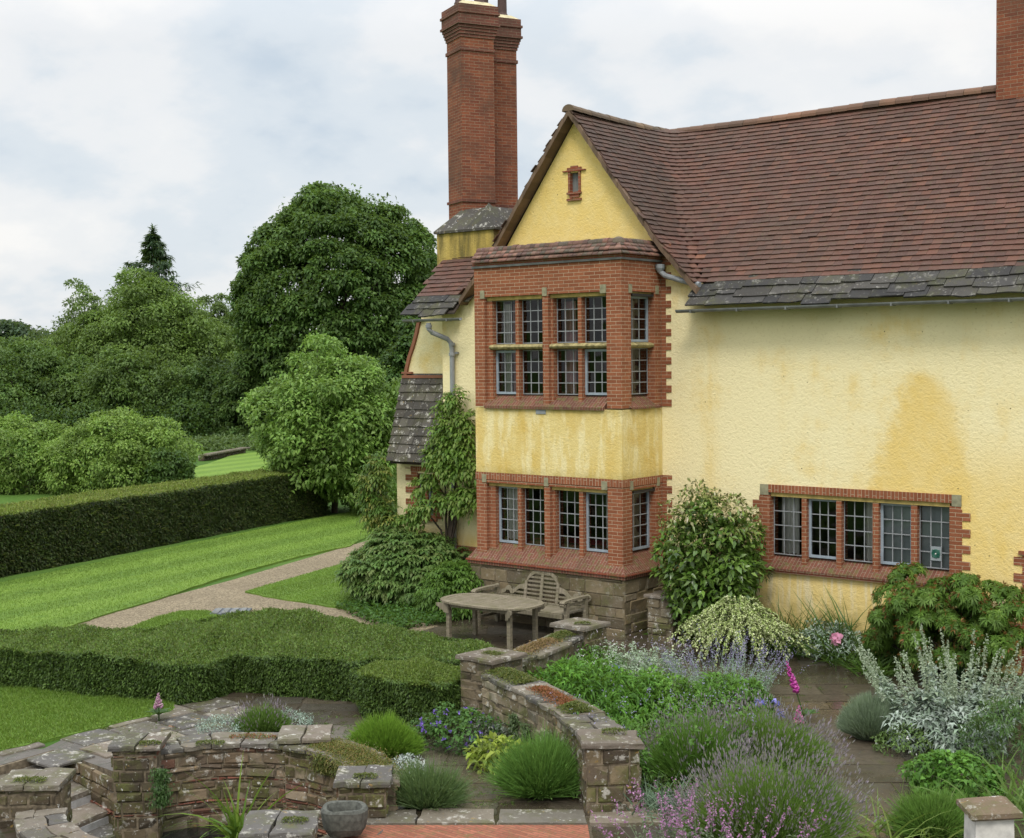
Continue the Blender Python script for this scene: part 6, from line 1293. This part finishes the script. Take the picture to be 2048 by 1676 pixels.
# middle of the border
spires('tall green stems with sparse pale blue bells beside the near pier', 1345, 1575, .55, 95, .92, [(.085, .20, .03), (.115, .24, .04), (.10, .21, .036)], [(.28, .26, .44), (.34, .32, .50)], 'bellflower', 'flowering plant', Lf=.11, nleaf=26, fsize=.022, ftop=.14, fper=5, rx=1.25)
mound('fresh green leafy mass inside the curve of the garden wall', 1185, 1455, .75, .62, 4600, .13, .03, [(.095, .235, .026), (.13, .285, .038), (.075, .19, .024)], rx=1.25, nc=70)
mound('bright green foliage in front of the grey campion', 1320, 1445, .50, .55, 2400, .10, .028, [(.10, .235, .03), (.14, .275, .042)], rx=1.2)
mound('green leafy stretch of border along the top of the curved wall', 1150, 1385, .55, .55, 2600, .12, .03, [(.09, .215, .026), (.12, .255, .036)], rx=1.2)
mound('bushy green perennial behind the lavenders', 1465, 1455, .50, .55, 2600, .095, .03, [(.085, .20, .03), (.115, .24, .04)], rx=1.15)
tuft('yellow-green grass clump left of the bushy perennial', place(1345, 1435, .2), 300, .50, .014, [(.12, .19, .035), (.15, .20, .045), (.09, .16, .03)], rad=.18, lean=.45, bend=.7)
spires('grey-stemmed campion with a few white flowers near the stone pier', 1272, 1395, .42, 130, .68, [(.28, .36, .25), (.36, .43, .32), (.22, .30, .18)], [(.66, .56, .66), (.75, .70, .75)], 'campion', 'flowering plant', Lf=.085, leafmat='felt_leaf', nleaf=34, fsize=.024, ftop=.04, fper=2, rx=1.2, lean=.22)
spires('hazy blue-mauve catmint in the middle of the border', 1450, 1412, .50, 130, .78, [(.22, .31, .21), (.28, .37, .27)], [(.28, .25, .42), (.35, .31, .50), (.24, .24, .33)], 'catmint', 'flowering plant', Lf=.05, leafmat='felt_leaf', nleaf=26, fsize=.022, ftop=.42, fper=22, rx=1.25, lean=.2)
for x, yb, yt, lab in ((1143, 1345, 1283, 'blue iris flower above the wall nearest the far pier'), (1120, 1370, 1305, 'blue iris flower left of the one nearest the far pier'), (1233, 1405, 1335, 'blue bellflower spike in front of the grey campion'), (1520, 1470, 1402, 'pale blue iris bloom right of the catmint'), (1553, 1480, 1404, 'blue iris bloom nearest the pink foxglove'), (1560, 1505, 1425, 'low blue iris bloom below the foxglove')): iris_flowers(lab, x, yb, yt)
foxglove('tall magenta foxglove spike leaning over the wet paving', 1612, 1445, 1318, [(.50, .07, .34), (.62, .13, .44), (.42, .05, .30)], lean=(-.20, -.16))
foxglove('short pink foxglove spike below the tall one', 1597, 1480, 1408, [(.50, .14, .34), (.58, .22, .40)])
foxglove('pale pink foxglove at the corner of the front lawn by the hedge', 318, 1442, 1384, [(.46, .24, .36), (.55, .38, .42)])
# inside the curve
lavender('bright green lavender bush with brown woody base between the two stone walls', 765, 1535, .40, .50, 7000, [(.16, .30, .032), (.21, .36, .045), (.12, .24, .028)], None, .3, rx=1.1, base_brown=True, rough=.08)
mound('violet-flowered cranesbill below the hedge end', 910, 1505, .48, .40, 2000, .055, .045, [(.06, .14, .03), (.08, .17, .036)], name='cranesbill', cat='flowering plant', rx=1.1, fl_n=62, fl_size=.036, fl_cols=[(.20, .12, .52), (.28, .18, .62)], fl_per=6)
mound('lime-yellow leafy plant in the middle of the sunken border', 1000, 1548, .28, .32, 420, .13, .055, [(.28, .36, .05), (.36, .43, .07), (.24, .33, .05)], name='hosta', cat='plant', rx=1.15)
mound('dark purple-green sage behind the lime plant', 975, 1510, .28, .34, 700, .055, .022, [(.10, .12, .09), (.13, .14, .11)], 'felt_leaf', rx=1.2)
lavender('soft feathery green fennel below the curved wall', 1085, 1610, .44, .56, 8000, [(.12, .25, .05), (.16, .30, .07), (.10, .21, .04)], None, rx=1.1, rough=.24, name='fennel', cat='plant')
tuft('bright fresh herb with broad leaves at the top of the fennel', place(1110, 1515, .15), 160, .5, .035, [(.07, .19, .03), (.09, .22, .035)], rad=.2, lean=.6, bend=1.2, name='herb', cat='plant')
mound('small light green seedling at the foot of the near pier', 1150, 1600, .14, .2, 160, .06, .03, [(.10, .22, .035)], rx=1.1)
lavender('grey-green rosemary bush at the edge of the brick paving', 850, 1632, .36, .46, 2600, [(.12, .19, .075), (.16, .23, .10), (.09, .16, .055)], None, rx=1.3, rough=.2, name='rosemary', cat='shrub')
mound('small white-silver tuft behind the rosemary', 815, 1562, .19, .24, 620, .06, .012, [(.40, .45, .42), (.48, .52, .49)], 'felt_leaf', 'silver_plant', rx=1.2)
# behind the pool ring
lavender('green and mauve lavender behind the pool ring', 520, 1478, .27, .36, 2600, [(.12, .22, .045), (.15, .25, .06)], LVF, .12, rx=1.4)
mound('pale blue-grey cushion left of the lavender behind the ring', 440, 1478, .25, .22, 1500, .03, .010, [(.24, .32, .26), (.30, .38, .32)], 'felt_leaf', 'santolina', rx=1.4)
mound('pale blue-grey cushion right of the lavender behind the ring', 575, 1462, .24, .20, 1500, .03, .010, [(.24, .32, .26), (.30, .38, .32)], 'felt_leaf', 'santolina', rx=1.5)
ip = gz(478, 1690, -.6); ir = empty('water_iris', ip, 'yellow-green iris clump standing in the pool', 'plant'); n = 64; P = np.array(ip)+rng.normal(0, .06, (n, 3))*np.array([1, 1, 0]); blades('foliage', P, unit(rdir(n)*.42+UP), rng.uniform(.6, 1.15, n), .036, rng.uniform(.3, 2.2, n), tint(n, [(.13, .24, .03), (.20, .29, .045), (.10, .20, .03)], .2), 'leaf', ir, 6); done(ir)
# lower right corner
tuft('pale yellow-green strappy leaves at the bottom right', place(1800, 1690, .2), 90, .62, .022, [(.16, .25, .05), (.21, .28, .07)], rad=.2, lean=.6, bend=1.2, name='strap_leaves', cat='plant')
lavender('feathery green plant left of the white post', 1885, 1690, .36, .42, 3000, [(.11, .22, .04), (.15, .27, .06)], None, rx=1.3, rough=.2, name='feathery_plant', cat='plant')
tuft('pale green strappy leaves behind the white post', place(2040, 1640, .25), 130, .7, .03, [(.12, .22, .05), (.16, .25, .07)], rad=.22, lean=.5, bend=1.0, name='strap_leaves', cat='plant')
# mosses and sedums rooted on the walls
def mat_on(label, path, w, z, n, L, cols, name, hump=.06):
    f, Ln = path_fn(np.array(path), 1e-6); s = rng.random(n)*Ln; v = rng.normal(0, w*.4, n); P = np.array([np.append(f(a)[0]+f(a)[2]*b, z) for a, b in zip(s, v)]); P[:, 2] += hump*np.exp(-(v/w)**2*2)*rng.uniform(.3, 1, n)*np.sin(np.clip(s/Ln, 0.02, .98)*math.pi)**.5
    root = empty(name, (P[:, 0].mean(), P[:, 1].mean(), z), label, 'moss' if 'moss' in name else 'sedum'); leaf_plant(root, 'foliage', P, unit(rdir(n)+UP), L, L*.5, cols, var=.3); return done(root)
MOSS = [(.10, .135, .03), (.14, .16, .04), (.17, .165, .05), (.08, .12, .028)]; RED = [(.26, .075, .04), (.32, .12, .05), (.22, .10, .045)]; TAN = [(.26, .18, .09), (.32, .22, .10), (.22, .13, .07)]
mat_on('yellow-green moss draped on the curved wall next to the far pier', [(2.0, -5.75), (2.75, -6.05)], .22, .76, 3200, .035, MOSS, 'moss_mat', .08)
mat_on('red sedum along the middle of the curved wall', curve[16:34], .16, .76, 2600, .03, RED, 'red_sedum')
mat_on('round moss cushion near the near end of the curved wall', curve[13:19], .2, .76, 2000, .032, MOSS, 'moss_mat', .09)
mat_on('tan sedum on the straight wall towards the bench', [(1.5, -4.7), (1.3, -3.6)], .2, .72, 2200, .035, TAN, 'tan_sedum', .07)
mat_on('green moss on the straight wall nearest the bench', [(1.33, -3.75), (1.2, -3.15)], .18, .72, 1500, .032, MOSS, 'moss_mat', .09)
mat_on('green moss at the near end of the straight wall', [(1.65, -5.2), (1.5, -4.6)], .18, .72, 1200, .032, MOSS, 'moss_mat', .06)
mat_on('golden moss covering the pool ring between the far and right piers', ring(1.72, 98, 46, 14), .34, .345, 8000, .03, [(.14, .155, .04), (.19, .165, .05), (.10, .14, .03), (.22, .15, .05)], 'moss_mat', .06)
mat_on('small red and green sedum on the pool ring left of the far pier', ring(1.74, 135, 116, 8), .1, .36, 500, .025, RED+[(.10, .20, .04)], 'red_sedum', .03)
mat_on('moss patch on the flat cap of the far pier', [(1.6, -5.5), (1.85, -5.5)], .12, .905, 450, .025, MOSS, 'moss_mat', .02)
def hanging(label, p, nn, w, h, n, cols, L=.04, name='hanging_plant'):
    nn = unit(np.array([*nn, 0.])); t = np.array([-nn[1], nn[0], 0]); P = np.array(p)+t*rng.normal(0, w*.4, (n, 1))-UP*(h*rng.random((n, 1)))+nn*rng.uniform(.01, .07, (n, 1)); root = empty(name, tuple(p), label, 'wall plant'); leaf_plant(root, 'foliage', P, unit(rdir(n)*.7+nn), L, L*.55, cols, var=.3, droop=.5); return done(root)
f_, L_ = path_fn(np.array(curve), -.24)
for fr, lab, zt in ((.30, 'grey-green tuft rooted in the curved wall nearest the far pier', .45), (.42, 'second grey-green tuft hanging in the curved wall', .42), (.66, 'green hanging tuft in the curved wall under the moss cushion', .5), (.76, 'long dark hanging plant in the curved wall by the near pier', .5)):
    q, t, nn = f_(L_*fr if True else 0); hanging(lab, (q[0], q[1], zt), nn, .12, .30, 420, [(.10, .15, .06), (.13, .18, .08), (.08, .13, .045)])
hanging('ivy-leaved plant hanging off the far pool pier', tuple(gz(572, 1482, .34)), (.1, -1), .15, .42, 900, [(.075, .16, .026), (.10, .20, .034), (.05, .11, .02)], .05)
hanging('dark hanging plant on the right face of the left pool pier', tuple(gz(322, 1535, .25)), (.75, -.65), .12, .42, 800, [(.05, .105, .028), (.07, .13, .036)], .04)

# fallen leaves, weeds and moss in the joints of the wet paving (nobody could count them)
lp = scatter([(-2.3, -9), (-.1, -5.7), (1.5, -4), (-3.2, -2.5), (-3.2, -.3), (9, 1), (12, -3), (11, -12), (3.5, -9), (-1.5, -9.8)], 4500); lp = lp[(np.linalg.norm(lp-WC, axis=1) > 2.0)]; n = len(lp); P = np.concatenate([lp, np.full((n, 1), .02)], 1)
o = leaves('fallen_leaves', P, rdir(n)*np.array([1, 1, .12]), np.tile(UP, (n, 1)), rng.uniform(.012, .04, n), .016, tint(n, [(.16, .11, .05), (.10, .07, .035), (.11, .14, .04), (.26, .22, .14), (.30, .28, .22)], .3), 'leaf', None, .1, 0.); tag(o, 'fallen leaves and petals scattered on the wet paving', 'fallen leaves', kind='stuff')
wp = np.concatenate([scatter([(-2.4, -9.2), (-.3, -6.3), (1.3, -6.6), (2.3, -7.4), (.5, -8.0), (-1.2, -9.6)], 500), scatter([(2, -4.5), (6, -1), (8, .8), (2, .9), (-.5, -2.5)], 260), scatter([(2.4, -7.2), (4.4, -7.7), (3.3, -8.9), (2.4, -8.3)], 130)]); k = np.repeat(wp, 9, 0)+rng.normal(0, .03, (len(wp)*9, 2)); n = len(k)
o, _ = blades('joint_weeds', np.concatenate([k, np.full((n, 1), .004)], 1), rdir(n)*.7+UP, rng.uniform(.02, .07, n), .010, .8, tint(n, [(.09, .16, .03), (.13, .19, .045), (.07, .12, .025)], .3), 'leaf', None, 2); tag(o, 'small weeds and moss growing in the paving joints', 'weeds', kind='stuff')

for an, lab, hh in ((84, 'golden moss hanging over the inner face of the pool ring beside the far pier', .22), (68, 'golden moss hanging over the inner face of the pool ring, middle patch', .16), (55, 'golden moss hanging over the inner face of the pool ring beside the right pier', .10)):
    a = math.radians(an); hanging(lab, (WC[0]+1.48*math.cos(a), WC[1]+1.48*math.sin(a), .36), (-math.cos(a), -math.sin(a)), .26, hh, 900, [(.14, .155, .04), (.19, .165, .05), (.10, .14, .03)], .03, 'moss_mat')

for (x, y, z, r, n, lab) in ((300, 1486, .49, .12, 350, 'moss cushion on the slab cap of the left pool pier'), (60, 1560, .47, .16, 500, 'moss patch on the cap of the pier at the bottom left corner'), (420, 1486, .37, .16, 450, 'moss patch on the pool ring coping between the left and far piers'), (730, 1552, .45, .12, 350, 'moss tuft in the joint of the right pool pier cap'), (590, 1640, .43, .12, 350, 'moss tuft on the slabs nearest the stone bowl'), (1228, 1462, .79, .13, 350, 'moss patch on the cap of the near garden wall pier'), (1165, 1247, .86, .12, 300, 'moss and lichen tuft on the pier cap nearest the bench')):
    c = gz(x, y, z); mat_on(lab, [tuple(c[:2]-R_[:2]*r), tuple(c[:2]+R_[:2]*r)], r*.6, z, n, .026, MOSS, 'moss_mat', .03)
gc = np.concatenate([scatter([(1.9, -5.4), (3.6, -6.2), (5.3, -7.2), (6.6, -6.4), (5.6, -4.6), (3.0, -4.2), (1.6, -4.2)], 2600)]); k = np.repeat(gc, 5, 0)+rng.normal(0, .05, (len(gc)*5, 2)); n = len(k); P = np.concatenate([k, rng.uniform(.02, .22, (n, 1))], 1)
o = leaf_plant(None, 'border_undergrowth', P, unit(rdir(n)+UP), .07, .022, [(.07, .16, .024), (.10, .20, .034), (.13, .19, .06), (.06, .11, .03)]); tag(o, 'tangled low green growth between the plants of the border', 'undergrowth', kind='stuff')
